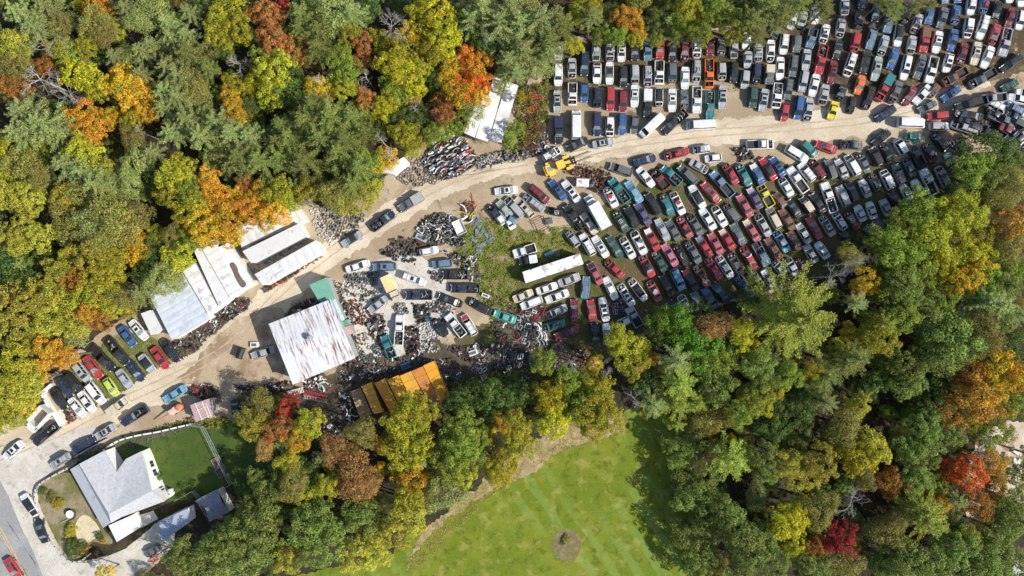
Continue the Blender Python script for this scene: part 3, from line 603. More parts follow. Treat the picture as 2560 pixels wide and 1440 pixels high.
CARS = """\
@1340 90 5 upper
280 60 275 300 s S
755 60 750 312 s S hK
925 90 925 315 s S e
1070 80 1066 322 s W r
1235 60 1235 305 s K
1395 70 1395 305 s L
1550 40 1548 275 s R
1705 75 1700 320 s K
1860 20 1858 320 s M e
2010 30 2010 275 s W e
2180 0 2175 240 s M
2320 20 2315 245 s G e
2475 30 2475 280 s S hK
278 335 275 625 w W
450 270 452 530 s S e
610 185 600 500 w N
765 330 760 595 s W tK
920 320 918 605 s W cK
1090 370 1090 640 u K
1235 350 1240 600 u S e
1395 360 1395 645 w S e
1545 300 1540 605 p W l e
1700 345 1705 580 v G e
1865 380 1860 665 s W
2010 290 2005 580 w S e
2170 275 2170 650 p O l e
2320 330 2325 555 u S e
2480 320 2465 585 w K
265 675 265 960 s P r
460 575 455 865 p W l e
605 575 600 825 h B
765 640 765 895 w N e
930 630 925 930 w R
1085 670 1080 945 w M
1235 605 1230 890 s W r
1398 660 1390 1015 p K cW
1540 640 1540 885 h W cK e
1705 655 1700 950 s W r
1850 670 1855 905 s G r e
2015 620 2010 965 p W l
2175 680 2175 1035 p T l
2335 610 2325 915 s S r
280 1000 285 1350 p K cN
505 1285 505 920 V W
765 940 760 1250 w N
925 1005 920 1260 u W e
1078 960 1070 1235 w B
1240 990 1215 1220 h G
1590 985 1320 1240 V W
1880 945 1585 1205 p K l
2250 1095 1885 1115 V W e
650 1290 385 1415 s K
700 1365 975 1310 s S r
@1780 90 5 upper
435 -10 425 125 s W
580 90 580 325 s S e
740 40 730 325 s W e
915 -30 885 230 w W
1065 -10 1050 205 w G
1595 50 1545 290 s K
2310 150 2220 415 s B
1195 160 1165 430 s S
1030 230 1000 510 w G
1405 100 1330 470 p R l
450 200 445 385 s S
425 425 400 660 w S
565 340 555 600 w N e
725 370 715 590 p G cE
855 255 845 550 s W
1530 310 1480 590 s M r
1775 210 1675 505 w W r e
1940 190 1890 470 s K
2090 250 2025 560 s P r
2455 235 2385 550 w W r
970 530 935 795 w G
1165 430 1115 700 w S
1310 470 1245 755 s W
1430 600 1375 865 s S e
1655 600 1580 810 s K e
1885 490 1815 730 s O
2245 480 2075 800 p R cT e
2350 560 2240 840 s G e
2000 620 1910 920 w K e
2540 630 2400 860 s M
520 635 505 895 w D
670 655 620 945 s S r
835 580 800 905 p W l e
925 825 895 1065 h R
1105 740 1060 1040 v B
1230 770 1190 1070 s S e
1545 815 1480 1045 s Y
1770 750 1720 970 h K e
2290 890 2050 1050 w N
2220 1185 2010 1360 s K
430 1360 780 1350 p W e
@2048 0 5 upper
320 -20 320 180 s S hK
530 -100 535 85 s N
500 130 480 360 s K e
290 220 255 470 s S e
95 300 40 545 s W e
720 30 695 270 s N
920 60 845 405 p L
1110 20 1060 295 s K e
1260 170 1180 420 s S e
1395 90 1360 300 s B
1580 90 1505 350 s G
1735 60 1690 310 s B e
1570 -160 1580 30 s L
1730 -170 1735 25 s B
1910 -60 1885 185 w W
2080 -60 2045 170 s B e
2240 10 2205 225 s K hG
2390 -180 2380 30 s W
2530 -140 2530 80 s W
2415 100 2360 330 s M
2530 130 2490 370 w W
2085 185 1995 490 w W
1880 225 1845 475 w W e
1700 360 1640 635 s B
1505 385 1450 660 s W r
1010 310 970 580 w W cK
1335 345 1300 650 p R cC
1185 440 1140 670 s S e
840 440 765 695 s S e
690 340 620 615 s L
475 410 425 650 w R e
2240 300 2150 560 s R e
2370 340 2290 700 p S l
1830 530 1760 800 s M e
1990 520 1930 810 s E r
2160 575 2050 850 s W
1645 665 1580 905 h W r
1310 680 1210 985 s G r
1450 700 1370 1035 p W l
1860 870 1550 1040 p C e
2225 880 1890 1070 p G e
2530 690 2270 880 s K
2480 1010 2280 1120 s D
1490 1060 1370 1200 h C e
1760 1090 1535 1250 s B r
1460 1270 1240 1390 s G
1390 1070 1190 1290 s W
@1840 0 10 upper
1470 300 1350 725 s W
1700 300 1620 675 s S
1990 170 1960 590 s W
1030 720 920 960 h G e
1960 700 1830 1190 p L
@2048 230 5 gate
1000 375 1345 385 V W
1615 285 1345 310 w R
1370 430 1630 430 w S
1080 565 1290 565 h A hQ
@2048 230 5 heap
2120 90 1690 200 p K l
2350 60 2050 80 p S
2640 130 2360 60 s W
2105 130 2380 280 w W
2370 170 2600 280 w L
2700 20 2450 0 s W
2080 260 2490 430 p G l
1780 310 2010 440 s R e
2000 500 1650 380 w S e
2230 570 1990 430 p K e
2250 420 2480 540 s M e
2440 500 2600 660 s N e
2050 330 1700 250 s K e
2330 560 2460 700 s D
1960 130 2200 90 s G e
2300 330 2090 200 s K e
2520 330 2330 250 s N e
1850 400 2080 480 h K e
2150 500 2330 610 s K e
2560 420 2400 330 w G e
2480 560 2640 480 s S e
2260 130 2490 200 s W
2600 150 2480 60 s L
1760 330 1930 400 s K e
2360 650 2560 740 s N e
@2048 230 5 lower
1590 735 1425 510 w K e
185 1085 95 840 w G
340 1085 220 835 s S
490 1040 340 780 w W hK
610 1010 495 760 s G e
760 920 640 690 w K
900 870 790 630 s K e
1065 770 960 590 v W e
1280 915 1160 680 p K
1440 880 1330 640 s M e
1690 940 1600 770 s W
1180 1060 1080 820 s G e
1040 1160 940 900 w G
905 1215 790 970 w W e
1600 1190 1480 930 w S e
1450 1280 1300 960 p W
1280 1290 1180 1095 s W
1130 1330 1050 1180 s W
750 1230 650 1030 h G e
1000 1430 900 1250 s K
625 1320 520 1095 s S
450 1370 360 1130 w K
350 1435 240 1170 w S
190 1510 60 1120 p W l
690 1590 620 1370 s W
880 1550 790 1340 s S
560 1620 470 1415 s W
270 660 550 665 p G l
225 735 -50 640 s R
@1640 340 5 lower
410 180 95 265 s R e
680 150 465 180 w W e
825 260 605 290 h W
420 310 650 440 s S e
1620 140 1900 310 w W
1815 80 2010 245 w T
310 590 70 380 p T l
500 590 280 370 w G
1010 600 850 340 s R e
1170 620 1020 350 s T e
1340 610 1200 340 s B hW
1490 550 1310 270 s R cK
1600 500 1440 260 s B r
960 750 690 440 p L
790 830 580 580 s R r
600 900 430 610 s W cK
340 980 200 690 s W e
200 990 80 720 s T e
1190 1010 1030 730 s F
1310 910 1160 640 s U hQ
1450 880 1300 610 p Y e
1610 890 1480 710 h C
1700 750 1560 520 s W e
1880 700 1660 390 p W
1970 560 1790 340 w W
2100 530 1940 300 w M e
1950 960 1810 760 w K cE
1800 1020 1650 790 s K
2100 960 1940 710 s K
1020 1070 870 850 w G e
1540 1160 1400 890 w E hG
1720 1180 1560 910 s C
870 1130 720 870 s W e
730 1170 560 900 s W
570 1240 410 980 s G e
440 1270 280 1000 s F cK e
290 1310 140 1050 s G
150 1310 10 1030 s S
1100 1360 950 1090 s G
1280 1320 1110 1040 s F hE
1420 1250 1260 970 s S e
970 1420 810 1160 s R hE
820 1480 670 1210 s F
680 1500 520 1250 s R hL
1650 1450 1490 1180 s I e
1800 1430 1660 1190 s C
1920 1340 1770 1090 s S
2060 1290 1900 1010 s R r
2220 1250 2060 1000 s S r e
2370 1170 2230 950 h W e
2530 1170 2380 940 s M e
2440 1330 2330 1200 h K
@1200 340 5 lower
785 290 1000 160 w W e
1910 340 2200 260 s N
1905 470 1615 370 w G
1970 395 2170 630 s W
1850 820 1630 530 p T l
2015 830 1830 560 s I
2240 980 2080 710 w K
2350 650 2170 440 p M e
1700 890 1570 640 s W e
1070 790 870 550 s B r
1240 830 1040 560 s W r
475 665 175 700 s W r
620 620 860 830 w M
800 930 545 740 w S e
230 1010 110 870 h N e
300 1090 200 960 h W e
390 1000 220 810 s P
540 1010 320 770 w S e
660 1010 440 770 w E r
420 1160 310 980 s W e
430 1070 330 1010 h L e
1290 1160 1060 860 p K l
1450 1220 1270 970 s E
1580 1150 1350 740 X W
1960 1140 1830 880 s K
2120 1110 1950 830 s U
1840 1200 1690 930 s D e
1230 1380 1090 1190 h S e
1010 960 870 930 h K e
@1200 560 5 lower
1420 390 1265 120 w W
1590 415 1420 150 s W r
1765 420 1600 150 s D
1920 430 1770 160 s W e r
2060 380 1910 80 s W e
2225 330 2080 50 s R hW
2160 660 2010 385 s R e cK
2320 600 2170 340 s D e
2455 525 2290 245 s J
1790 660 1570 450 s R e
1515 755 1365 480 s F hN
1305 940 1330 650 s L
1700 945 1560 660 s W
1915 1025 1740 750 s W r e
2075 955 1875 685 s W e cK
2250 970 2110 705 s F e
2410 905 2265 630 s K
975 750 1250 650 s S
700 850 970 760 s W
410 950 665 850 s E
1110 850 815 960 s W
780 930 505 1040 w W
1090 1030 825 1160 s S e
1070 1230 775 1310 s T e
1240 1300 930 1420 s M r
1190 1230 1170 935 s M
1410 1200 1375 945 s R
1580 1220 1520 915 s W r
450 1210 165 1110 s A
700 290 410 380 p W
720 430 480 470 p K cW
2000 1280 1860 1040 p S
1880 1190 1740 1250 h W e
1450 1500 1430 1235 s K
1620 1520 1570 1240 s W
@1560 560 5 lower
610 560 740 830 w I
910 830 750 560 s K hR
1060 790 890 510 s C e
980 1060 860 850 s G
1220 700 1030 420 s R e
1350 675 1170 395 s W e
1475 640 1320 355 s G e
1640 555 1470 280 s R e
1640 230 1800 520 p L l
1950 440 1780 170 s C
945 490 790 215 s G e
800 520 640 260 s K e
2400 490 2270 260 s S
2550 430 2410 230 s W
2280 640 2180 430 s C e
2160 640 2040 430 s S e
2010 620 1880 470 s S e
1720 780 1570 570 s G e
1600 900 1410 650 s B e
1880 790 1740 570 s W
1310 990 1110 740 s N
1150 1060 1000 800 s B
830 1120 700 890 s W e
720 1200 560 965 s N
@1920 360 4 lower
1090 930 985 835 s D
1150 890 1080 770 s G
@800 480 5 yard
645 460 925 255 p N l
1280 40 985 215 p G cS
530 510 270 670 s S cK
320 980 620 880 s W
960 930 650 940 w L r
1020 1030 1320 1140 w W r
1655 880 1395 910 w L
1850 1035 1520 1035 p K l
2000 1210 1620 1200 p N l
1405 1290 1055 1290 p N l
825 1050 960 1350 X E
1240 760 1480 715 h W
@840 700 5 yard
1580 310 1270 190 s K
1940 410 1660 250 s K e
640 220 405 400 s S
780 820 800 430 p W l
710 975 590 690 p T l
1600 700 1385 430 p W l
1740 690 1590 430 w W hR
1380 700 1230 500 s K e
@440 660 5 yard
1240 1060 930 1160 s S
@440 850 5 yard
730 740 760 960 s K
@0 780 5.3333 corner
1740 110 1950 365 s W r
1600 190 1790 450 s B
1420 350 1700 700 p K l
1200 450 1510 780 p K
1130 590 1340 880 s R
1000 680 1190 930 w S r
870 820 1100 1070 w K
770 880 950 1140 s N
690 1010 870 1300 s K
930 1150 1120 1390 s W
1060 1060 1250 1330 s W
1170 940 1380 1220 w W
1400 880 1550 1110 h c
1570 770 1750 1020 s S
1710 660 1900 920 s N
1870 570 2040 800 s S cK
2030 470 2230 755 s R
2170 370 2370 665 s K
1440 1360 1700 1160 p E cE
@0 900 4 corner
1470 480 1210 640 p N l
1860 270 1630 410 s I
1150 660 950 780 s S r
725 905 945 785 s N
700 950 505 1070 w S r
225 820 35 990 s W r
570 650 330 840 p K l
458 492 262 712 Z W
@0 1080 4 street
225 620 360 840 s W cK hK
460 1110 370 860 s K
60 1260 200 1480 s R
1600 1150 1440 1230 s G
"""
TREES = """\
p 50 35 48;p 120 20 48;p 90 70 42;b 150 58 30;y 200 8 18;o 240 14 32;b 240 55 40;y 285 70 28;y 225 92 28;b 258 84 30;p 320 20 40;w 380 30 45;w 345 50 30;p 415 55 32;p 470 30 30;d 515 15 30;y 570 20 45;y 540 60 40;y 592 65 40;y 560 95 35;s 638 35 22
k 30 112 42;b 40 160 34;n 30 212 36;n 115 165 30;B 160 108 32;B 108 112 45;B 82 190 62;B 150 232 62;k 150 122 32;g 172 128 34;Y 200 185 44;y 233 215 34;y 214 116 26;d 245 122 30;d 280 82 30
p 285 140 30;w 320 135 26;p 350 125 32;p 380 110 35;p 430 90 40;p 465 88 32;q 478 140 58;p 420 170 40;p 350 185 30;p 450 192 42;B 590 152 48;q 520 172 30;d 560 120 25
O 310 215 46;o 348 240 42;o 292 192 30;O 372 272 34;y 330 292 30;b 482 216 38;p 412 226 35;p 442 240 35;w 490 250 32;p 412 270 36
p 60 280 52;p 110 310 58;p 50 332 50;p 150 330 36;o 200 285 36;o 240 310 38;o 212 345 38;O 270 290 25;B 342 325 30;b 330 348 32;y 290 285 20;p 470 300 42;p 430 332 42;p 545 310 50;p 580 332 42;p 502 342 42;d 500 288 34;y 575 205 25;O 575 245 28;O 590 282 34;Y 622 210 28;d 622 262 30
s 665 30 36;m 702 22 28;B 680 52 30;s 682 92 38;s 722 115 40;s 762 132 24;q 760 42 52;q 800 82 56;w 832 30 46;q 752 75 38;q 792 120 42;p 880 30 42;w 812 132 30;y 872 82 30;Y 786 56 18
d 922 20 34;B 972 62 56;B 1002 72 42;O 1022 82 30;y 950 98 28;s 905 108 28;s 902 150 26;B 914 192 30;B 908 215 24
Y 1092 28 44;y 1080 80 50;Y 1110 100 44;y 1085 125 34;y 1050 22 30;p 1210 30 60;p 1180 52 44;p 1252 60 54;p 1278 20 48;d 1200 100 34;B 1222 92 34;p 1272 150 38;p 1266 188 24
y 1000 130 44;Y 980 160 42;Y 1022 190 40;y 1050 172 30;Y 1038 218 30;g 990 222 40;y 970 250 34;g 850 142 34;g 860 180 38;y 860 218 30;s 915 245 30;s 932 258 24;Y 960 272 28;Y 932 292 20
d 1072 180 25;d 1090 202 30;O 1130 172 34;r 1166 150 36;o 1190 162 38;r 1168 216 34;O 1120 202 30;r 1200 212 28;O 1150 232 34;O 1200 242 26;s 1098 248 18;s 1110 286 28
w 1180 270 28;g 1150 302 30;g 1112 320 30;g 1080 330 26;d 1042 290 34;d 1000 290 30;B 1035 268 28;t 1030 245 24;d 1060 305 24
g 660 150 40;y 684 172 44;Y 650 190 34;y 672 222 40;g 722 150 24;d 730 172 30;B 795 202 30;O 790 212 28;O 820 226 24;d 720 232 40
q 782 262 44;q 830 292 58;q 762 302 50;q 882 300 50;q 702 312 36;q 722 342 40;q 802 346 50;q 862 352 44;q 912 332 38;q 690 352 30;g 890 266 24;y 1010 332 34;y 1042 346 28;B 946 342 28;g 922 302 24;d 942 322 28
q 850 382 54;q 900 420 44;q 762 402 50;q 702 392 44;q 650 402 44;q 600 392 48;w 560 352 48;p 622 342 40;q 880 462 36;b 832 482 38;b 795 468 34;k 900 490 40;k 850 500 34;k 930 470 26
O 965 392 28;O 950 412 24;B 978 388 32;g 912 402 38;y 1030 372 22
p 1248 215 22;p 1300 62 58;p 1352 52 54;p 1312 130 48;p 1372 132 36;p 1290 182 28;w 1345 168 30;g 1292 318 20;g 1274 345 20;y 1302 242 14;q 1372 105 36;q 1402 60 44;Y 1434 112 24;p 1482 40 34;g 1502 88 26;g 1542 90 26;y 1590 94 22;y 1480 18 30;y 1450 30 30;d 1520 30 30;o 1570 42 34;o 1600 84 18;d 1632 60 32;g 1642 98 20;g 1702 60 34;g 1752 80 32;y 1722 22 34;o 1740 32 20;q 1692 94 20;g 1802 30 36;Y 1832 90 22;g 1850 62 36;q 1880 48 42;q 1922 20 48;q 1960 34 38;q 1900 88 26;q 2000 14 38;q 2062 22 30;q 2210 0 24;q 2240 12 28;q 2240 40 16;q 2290 18 20;q 2330 10 18
y 30 372 40;y 92 370 30;d 125 380 30;p 160 412 44;y 202 380 42;O 230 366 16;k 252 420 30;b 60 412 44;b 92 440 30;y 16 446 30;k 30 490 44;k 76 490 34;k 56 520 30;B 115 440 24;d 112 452 34;k 150 492 32;b 200 482 40;p 240 462 40;p 216 432 44;w 270 450 34;w 342 400 38;w 322 450 30;d 392 440 30;p 380 382 30;O 305 456 12
b 170 560 44;w 232 550 44;b 282 540 50;b 330 540 40;b 300 580 44;w 232 592 40;k 30 592 40;k 62 570 34;k 100 592 34;k 42 612 30;d 30 660 48;d 62 692 44;d 112 640 34;y 170 652 34;k 222 640 44;k 140 682 34;n 190 702 38;y 262 690 44;y 270 652 38;y 240 722 44;k 280 620 30;b 250 612 34;O 330 600 30;O 352 620 28;O 334 640 24;O 370 612 18
y 430 442 44;y 450 418 34;y 430 482 44;g 470 482 34;o 520 450 30;o 540 500 42;y 482 530 42;O 502 560 46;O 560 552 44;O 520 590 32;s 612 460 22;o 592 490 28;o 620 520 38;O 580 590 28;O 645 480 28;g 480 592 32;d 382 620 34;y 390 582 24;b 432 580 26;y 442 640 40;O 418 640 20;g 470 602 28
w 400 702 40;w 436 706 24;p 352 732 38;o 690 530 34;O 665 555 26;y 715 505 32;B 770 508 30;y 762 480 38;y 700 480 38
d 2482 380 58;g 2432 420 44;d 2412 405 36;d 2442 470 48;d 2522 402 40;e 2482 440 34;b 2532 460 40;b 2502 500 34;r 2505 434 8;y 2500 480 24
g 2300 530 50;Y 2306 512 24;y 2370 542 54;y 2420 532 48;y 2450 582 44;g 2260 565 46;y 2330 592 54;y 2402 622 54;g 2242 622 48;g 2205 600 34;Y 2442 640 44;O 2440 682 40;Y 2362 660 44;O 2410 702 44;g 2290 652 54;g 2222 662 34;g 2252 712 48;b 2302 682 28;B 2122 660 46;B 2082 692 48;b 2132 642 26;O 2170 702 34;O 2155 722 28;B 2180 642 26;k 2190 640 22;y 2115 625 20
n 2540 562 48;b 2520 622 40;Y 2552 580 18;g 2532 682 44;g 2482 702 44;g 2510 642 28;Q 1990 795 128;d 1875 742 30
k 628 1061 38;b 654 1008 34;m 725 1004 24;m 708 1032 26;s 691 1072 32;O 740 1102 32;y 770 1060 38;t 660 1125 25;y 718 1156 30;t 834 1125 34;t 886 1190 54;t 916 1215 34;y 818 1216 30
y 1010 1066 54;y 1030 1022 44;y 1058 1036 34;y 1002 1130 50;y 1048 1126 40;O 946 1112 20;O 950 1172 18;O 1030 1202 48;y 1020 1256 44;k 1020 1292 48;k 990 1340 38;k 936 1352 34;b 902 1082 34
g 1160 1066 42;g 1146 1112 48;g 1176 1130 44;g 1120 1166 44;w 1104 1232 48;y 1160 1186 38;O 1140 1210 16;y 1220 1090 24;O 1256 1060 28;r 1282 1078 11;y 1300 1110 38;Y 1256 1166 42;Y 1236 1184 32;y 1292 1066 38
d 1236 998 48;d 1182 1000 44;d 1290 986 44;d 1140 1002 34;;Y 1377 994 46;o 1366 984 20;y 1404 1024 38;Y 1386 1056 40;g 1460 1012 48;y 1498 975 40;y 1480 1058 40;g 1422 952 32
e 654 1256 48;e 646 1312 58;e 628 1380 58;e 770 1324 58;e 792 1294 44;d 720 1276 38;y 748 1238 34;b 730 1210 38;e 898 1290 48;e 822 1358 48;e 778 1380 44;k 718 1400 40;k 890 1386 46;k 936 1386 38;Y 571 1350 18;e 612 1288 28;e 590 1342 44;e 448 1392 40;e 530 1368 42;e 500 1422 50;e 562 1402 44;e 590 1322 30;O 262 1436 24;e 640 1202 28;d 700 1200 36;d 760 1180 36;m 384 1396 12
y 30 920 52;o 120 882 34;o 160 892 30;o 100 916 22;o 106 944 14;k 42 832 54;k 120 802 44;k 180 800 42;n 250 800 28;o 215 782 26;k 60 950 44;k 30 985 46;y 18 1040 38;O 58 1010 30;y 84 962 22;k 88 855 34;k 42 762 50;k 102 742 48;k 162 742 48;y 222 732 44;b 302 742 38;y 274 762 36;d 30 712 40;y 320 778 20
G 1675 798 44;G 1700 822 44;G 1757 872 54;g 1795 902 40;t 1788 816 42;d 1750 782 36;d 1650 828 38;Y 1858 836 34;Y 1874 880 30;p 1697 902 44;Q 1705 958 52;Q 1694 1008 58;Q 1742 1008 40;Q 1694 1060 34;p 1637 1015 34;d 1622 958 38;y 1604 880 28;o 1637 898 16
e 1795 970 44;e 1840 896 34;e 1896 912 42;e 1908 942 38;b 1780 1042 54;b 1750 1066 38;g 1855 1034 38;O 1862 1000 20;g 1892 986 38;y 1908 1016 26;y 1930 978 34;Y 2032 930 26;O 2122 832 24;y 2102 872 30;q 2110 910 54;q 2144 896 44;q 2070 940 38;g 1976 940 34;e 2032 970 34;d 2012 1016 44;p 2072 1008 28;k 2144 1020 36;d 1956 1016 38
y 2170 850 34;y 2200 842 44;Q 2219 810 30;g 2260 790 44;e 2256 716 48;e 2282 746 38;p 2147 760 28;B 2150 740 30;g 2350 746 48;q 2332 790 38;e 2380 850 72;e 2350 882 58;e 2276 912 48;e 2272 966 38;e 2418 872 44;G 2444 708 46;p 2462 752 48;p 2500 764 48;e 2481 802 52;b 2462 836 46;q 2530 716 42;d 2520 866 48
n 2426 940 48;O 2500 922 58;O 2538 940 48;n 2444 996 58;O 2474 978 42;g 2538 996 44;d 2350 966 46;d 2332 1016 42;n 2370 1034 42;e 2312 1072 44;e 2306 1120 42;e 2380 1082 38;g 2489 1080 42;n 2500 1022 38;y 2426 1052 32
Y 2155 1138 52;k 2185 1118 44;O 2132 1162 20;k 2050 1155 48;k 2012 1192 42;k 1976 1162 38;b 2114 1070 44;e 2114 1208 24;d 1994 1088 46;d 1938 1070 42;Q 1832 1148 58;e 1908 1144 38;b 1890 1162 24;e 1920 1186 28;e 1750 1192 44;e 1706 1140 38;e 1694 1110 36;e 1712 1208 38;Y 1829 1099 14
e 1732 1246 44;e 1776 1242 28;e 1832 1306 48;e 1806 1286 42;e 1762 1312 48;e 1724 1342 46;e 1870 1370 58;e 1912 1342 42;e 1862 1421 42;e 1750 1406 46;e 1938 1417 42;Y 1967 1306 46;Y 1994 1282 38;Y 1986 1361 32;b 2050 1275 42;B 2140 1262 58;m 2099 1346 44;s 2132 1369 24;n 2042 1365 28;n 2230 1208 36;b 2162 1192 32
Q 2312 1276 62;Q 2336 1312 44;O 2350 1256 32;p 2395 1250 36;n 2444 1256 38;r 2426 1185 42;r 2380 1178 36;n 2482 1162 40;n 2492 1219 30;m 2290 1346 26;e 2276 1126 42;e 2312 1144 38;g 2324 1211 42;e 2294 1200 36;e 2500 1332 50;e 2538 1294 42;g 2538 1256 36;e 2462 1425 56;e 2496 1390 44;e 2406 1370 46;e 2350 1406 52;y 2432 1346 28;b 2219 1332 42;e 2276 1406 52;d 2200 1388 46;b 2106 1406 46;e 2032 1425 42;b 2256 1294 32
y 1566 870 46;y 1588 906 38;y 1544 842 30;O 1487 912 22;B 1430 914 28;B 1522 936 30;B 1588 1002 42;y 1482 1015 54;y 1514 1046 42;g 1359 906 32
"""
# ---------------------------------------------------------------- buildings
white_roof = rusty('white_roof', (.78,.78,.78), (.5,.5,.49), .5, .62, (1, 1, 1), 0, .35, .45)
blue_white = rusty('blue_white_roof', (.60,.65,.71), (.45,.5,.55), .5, .65, (1,1,1), rad(-60), .5, .45, ribs=.22)
ribbed_white = rusty('ribbed_white_roof', (.74,.74,.73), (.42,.41,.39), .52, .62, (1,1,1), rad(26), .5, .45, ribs=.17)
ribbed_white2 = rusty('ribbed_white_roof_b', (.76,.76,.75), (.45,.44,.42), .52, .62, (1,1,1), rad(-60), .5, .45, ribs=.17)
dirty_white = rusty('dirty_white_roof', (.70,.70,.69), (.36,.34,.32), .56, .66, (1,1,1), 0, .5, .5)
white_wall = flat('white_wall', (.75,.75,.73), .7, var=.08)
grey_wall = flat('grey_wall', (.35,.35,.34), .8, var=.2)
win_m = flat('house_window', (.03,.035,.04), .1)
shingle = groundmat('shingle_mat', [(.52,.53,.55), ((.44,.45,.47), 1.5, .45, .6), ((.52,.53,.54), 4, .5, .6)], rough=.85, bump=.15)
shingle2 = groundmat('dark_shingle_mat', [(.27,.28,.33), ((.22,.22,.27), 1.5, .45, .6), ((.33,.33,.37), 4, .5, .6)], rough=.85, bump=.15)
def slab_mesh(faces, th=.12):
    bm = bmesh.new(); cache = {}
    def v(q):
        k = tuple(q)
        if k not in cache: cache[k] = bm.verts.new(at(*q))
        return cache[k]
    fs = []
    for f in faces:
        fc = bm.faces.new([v(q) for q in f]); fc.normal_update()
        if fc.normal.z < 0: fc.normal_flip()
        fs.append(fc)
    bmesh.ops.recalc_face_normals(bm, faces=bm.faces)
    if sum(f.normal.z for f in bm.faces) < 0:
        for f in bm.faces: f.normal_flip()
    low = {vv: bm.verts.new(vv.co - Vector((0, 0, th))) for vv in list(cache.values())}
    for e in [e for e in bm.edges if len(e.link_faces) == 1]:
        a, b = e.verts; bm.faces.new([a, b, low[b], low[a]])
    for f in fs: bm.faces.new([low[x] for x in reversed(f.verts)])
    bmesh.ops.recalc_face_normals(bm, faces=bm.faces)
    me = bpy.data.meshes.new('roof'); bm.to_mesh(me); bm.free(); return me
def bld(name, label, cat, faces, loop, roofm, wallm, th=.12, inset=.97, group=None, zb=0):
    ws = [at(*q) for q in loop]; c = sum(ws, Vector((0, 0, 0))) / len(ws)
    root = empty(name, (c.x, c.y, 0)); tag(root, label, cat, group)
    def par(o): o.parent = root; o.location = -Vector((c.x, c.y, 0)); return o
    rfo = par(meshobj('roof', slab_mesh(faces, th), roofm))
    V = []; F = []; n = len(ws)
    for q in ws: x = c.x + (q.x - c.x) * inset; y = c.y + (q.y - c.y) * inset; V += [(x, y, zb), (x, y, q.z - th - .01)]
    for i in range(n): a = i * 2; b = ((i + 1) % n) * 2; F.append((a, b, b + 1, a + 1))
    F.append(tuple(i * 2 for i in range(n)))
    me = mesh('wall', V, F); bm = bmesh.new(); bm.from_mesh(me); bmesh.ops.recalc_face_normals(bm, faces=bm.faces); bm.to_mesh(me); bm.free()
    wlo = par(meshobj('wall', me, wallm)); root['px'] = [sum(q[0] for q in loop) / n, sum(q[1] for q in loop) / n]
    def part(nm, mb, m):
        o = meshobj(nm, mb.mesh(nm), m); hp = wlo if nm in ('garage_door', 'window', 'porch_post') else rfo
        o.parent = hp; return o
    root_part[root.name] = part; return root
root_part = {}
def flatb(name, label, cat, quad, h, roofm, wallm, **k):
    q = [(x, y, h) for x, y in quad]; return bld(name, label, cat, [q], q, roofm, wallm, **k)
def wallbox(mb, a, b, z0, z1, s0, s1, out=.06, m=0):
    """box on the wall line a-b (world), between fractions s0..s1 and heights z0..z1"""
    p = a.lerp(b, s0); q = a.lerp(b, s1); d = (q - p); L = d.xy.length; ang = math.atan2(d.y, d.x); c = (p + q) / 2
    mb.box((c.x, c.y, (z0 + z1) / 2), (L, out * 2, z1 - z0), m, rz=ang)
# main garage
gh = 4.8
gar = bld('garage', 'large garage with a rust-streaked corrugated white metal roof', 'garage', [[(671,810,gh),(826,748,gh),(857,822,gh+.6),(702,886,gh+.6)], [(702,886,gh+.6),(857,822,gh+.6),(888,895,gh),(732,962,gh)]],
    [(671,810,gh),(826,748,gh),(857,822,gh+.6),(888,895,gh),(732,962,gh),(702,886,gh+.6)],
    rusty('rusted_tin', (.72,.73,.74), (.20,.08,.055), .50, .60, (1.6, .14, 1), rad(21), 1.5, .45, ribs=.40), grey_wall, th=.1)
for q0, q1, s in (((732,962,gh),(671,810,gh),.25),((732,962,gh),(671,810,gh),.6)):
    mb = MB(); a = at(*q0) * 1; b = at(*q1); wallbox(mb, Vector((a.x, a.y, 0)), Vector((b.x, b.y, 0)), .1, 3.4, s, s + .22, .08); root_part['garage']('garage_door', mb, white_wall)
mb = MB(); c = at(778, 845, gh + 1.0); mb.lathe([(.45, -.6), (.45, .4), (.62, .42), (.62, .7), (.0001, .78)], 14, 0, tuple(c)); root_part['garage']('roof_vent', mb, flat('galvanised', (.55,.55,.54), .4, .4))
flatb('lean_to_roof', 'bright green tin lean-to roof at the upper corner of the rusty garage', 'lean-to', [(773,712),(817,693),(838,748),(802,762)], 3.6, rusty('green_tin', (.16,.42,.31), (.12,.33,.25), .5, .6, ribs=5), grey_wall)
flatb('awning', 'small green roof panel on the right side of the rusty garage', 'awning', [(853,805),(868,799),(873,812),(858,818)], 2.8, flat('green_panel', (.10,.32,.18), .6), grey_wall)
flatb('awning', 'small dusty pink roof panel beside the rusty garage', 'awning', [(859,819),(874,813),(884,832),(869,839)], 2.7, flat('pink_panel', (.50,.33,.31), .7), grey_wall)
flatb('awning', 'long pale blue plastic strip along the right side of the garage', 'awning', [(828,750),(838,747),(868,812),(858,818)], 2.6, flat('pale_blue_strip', (.45,.60,.68), .6, var=.3), grey_wall)
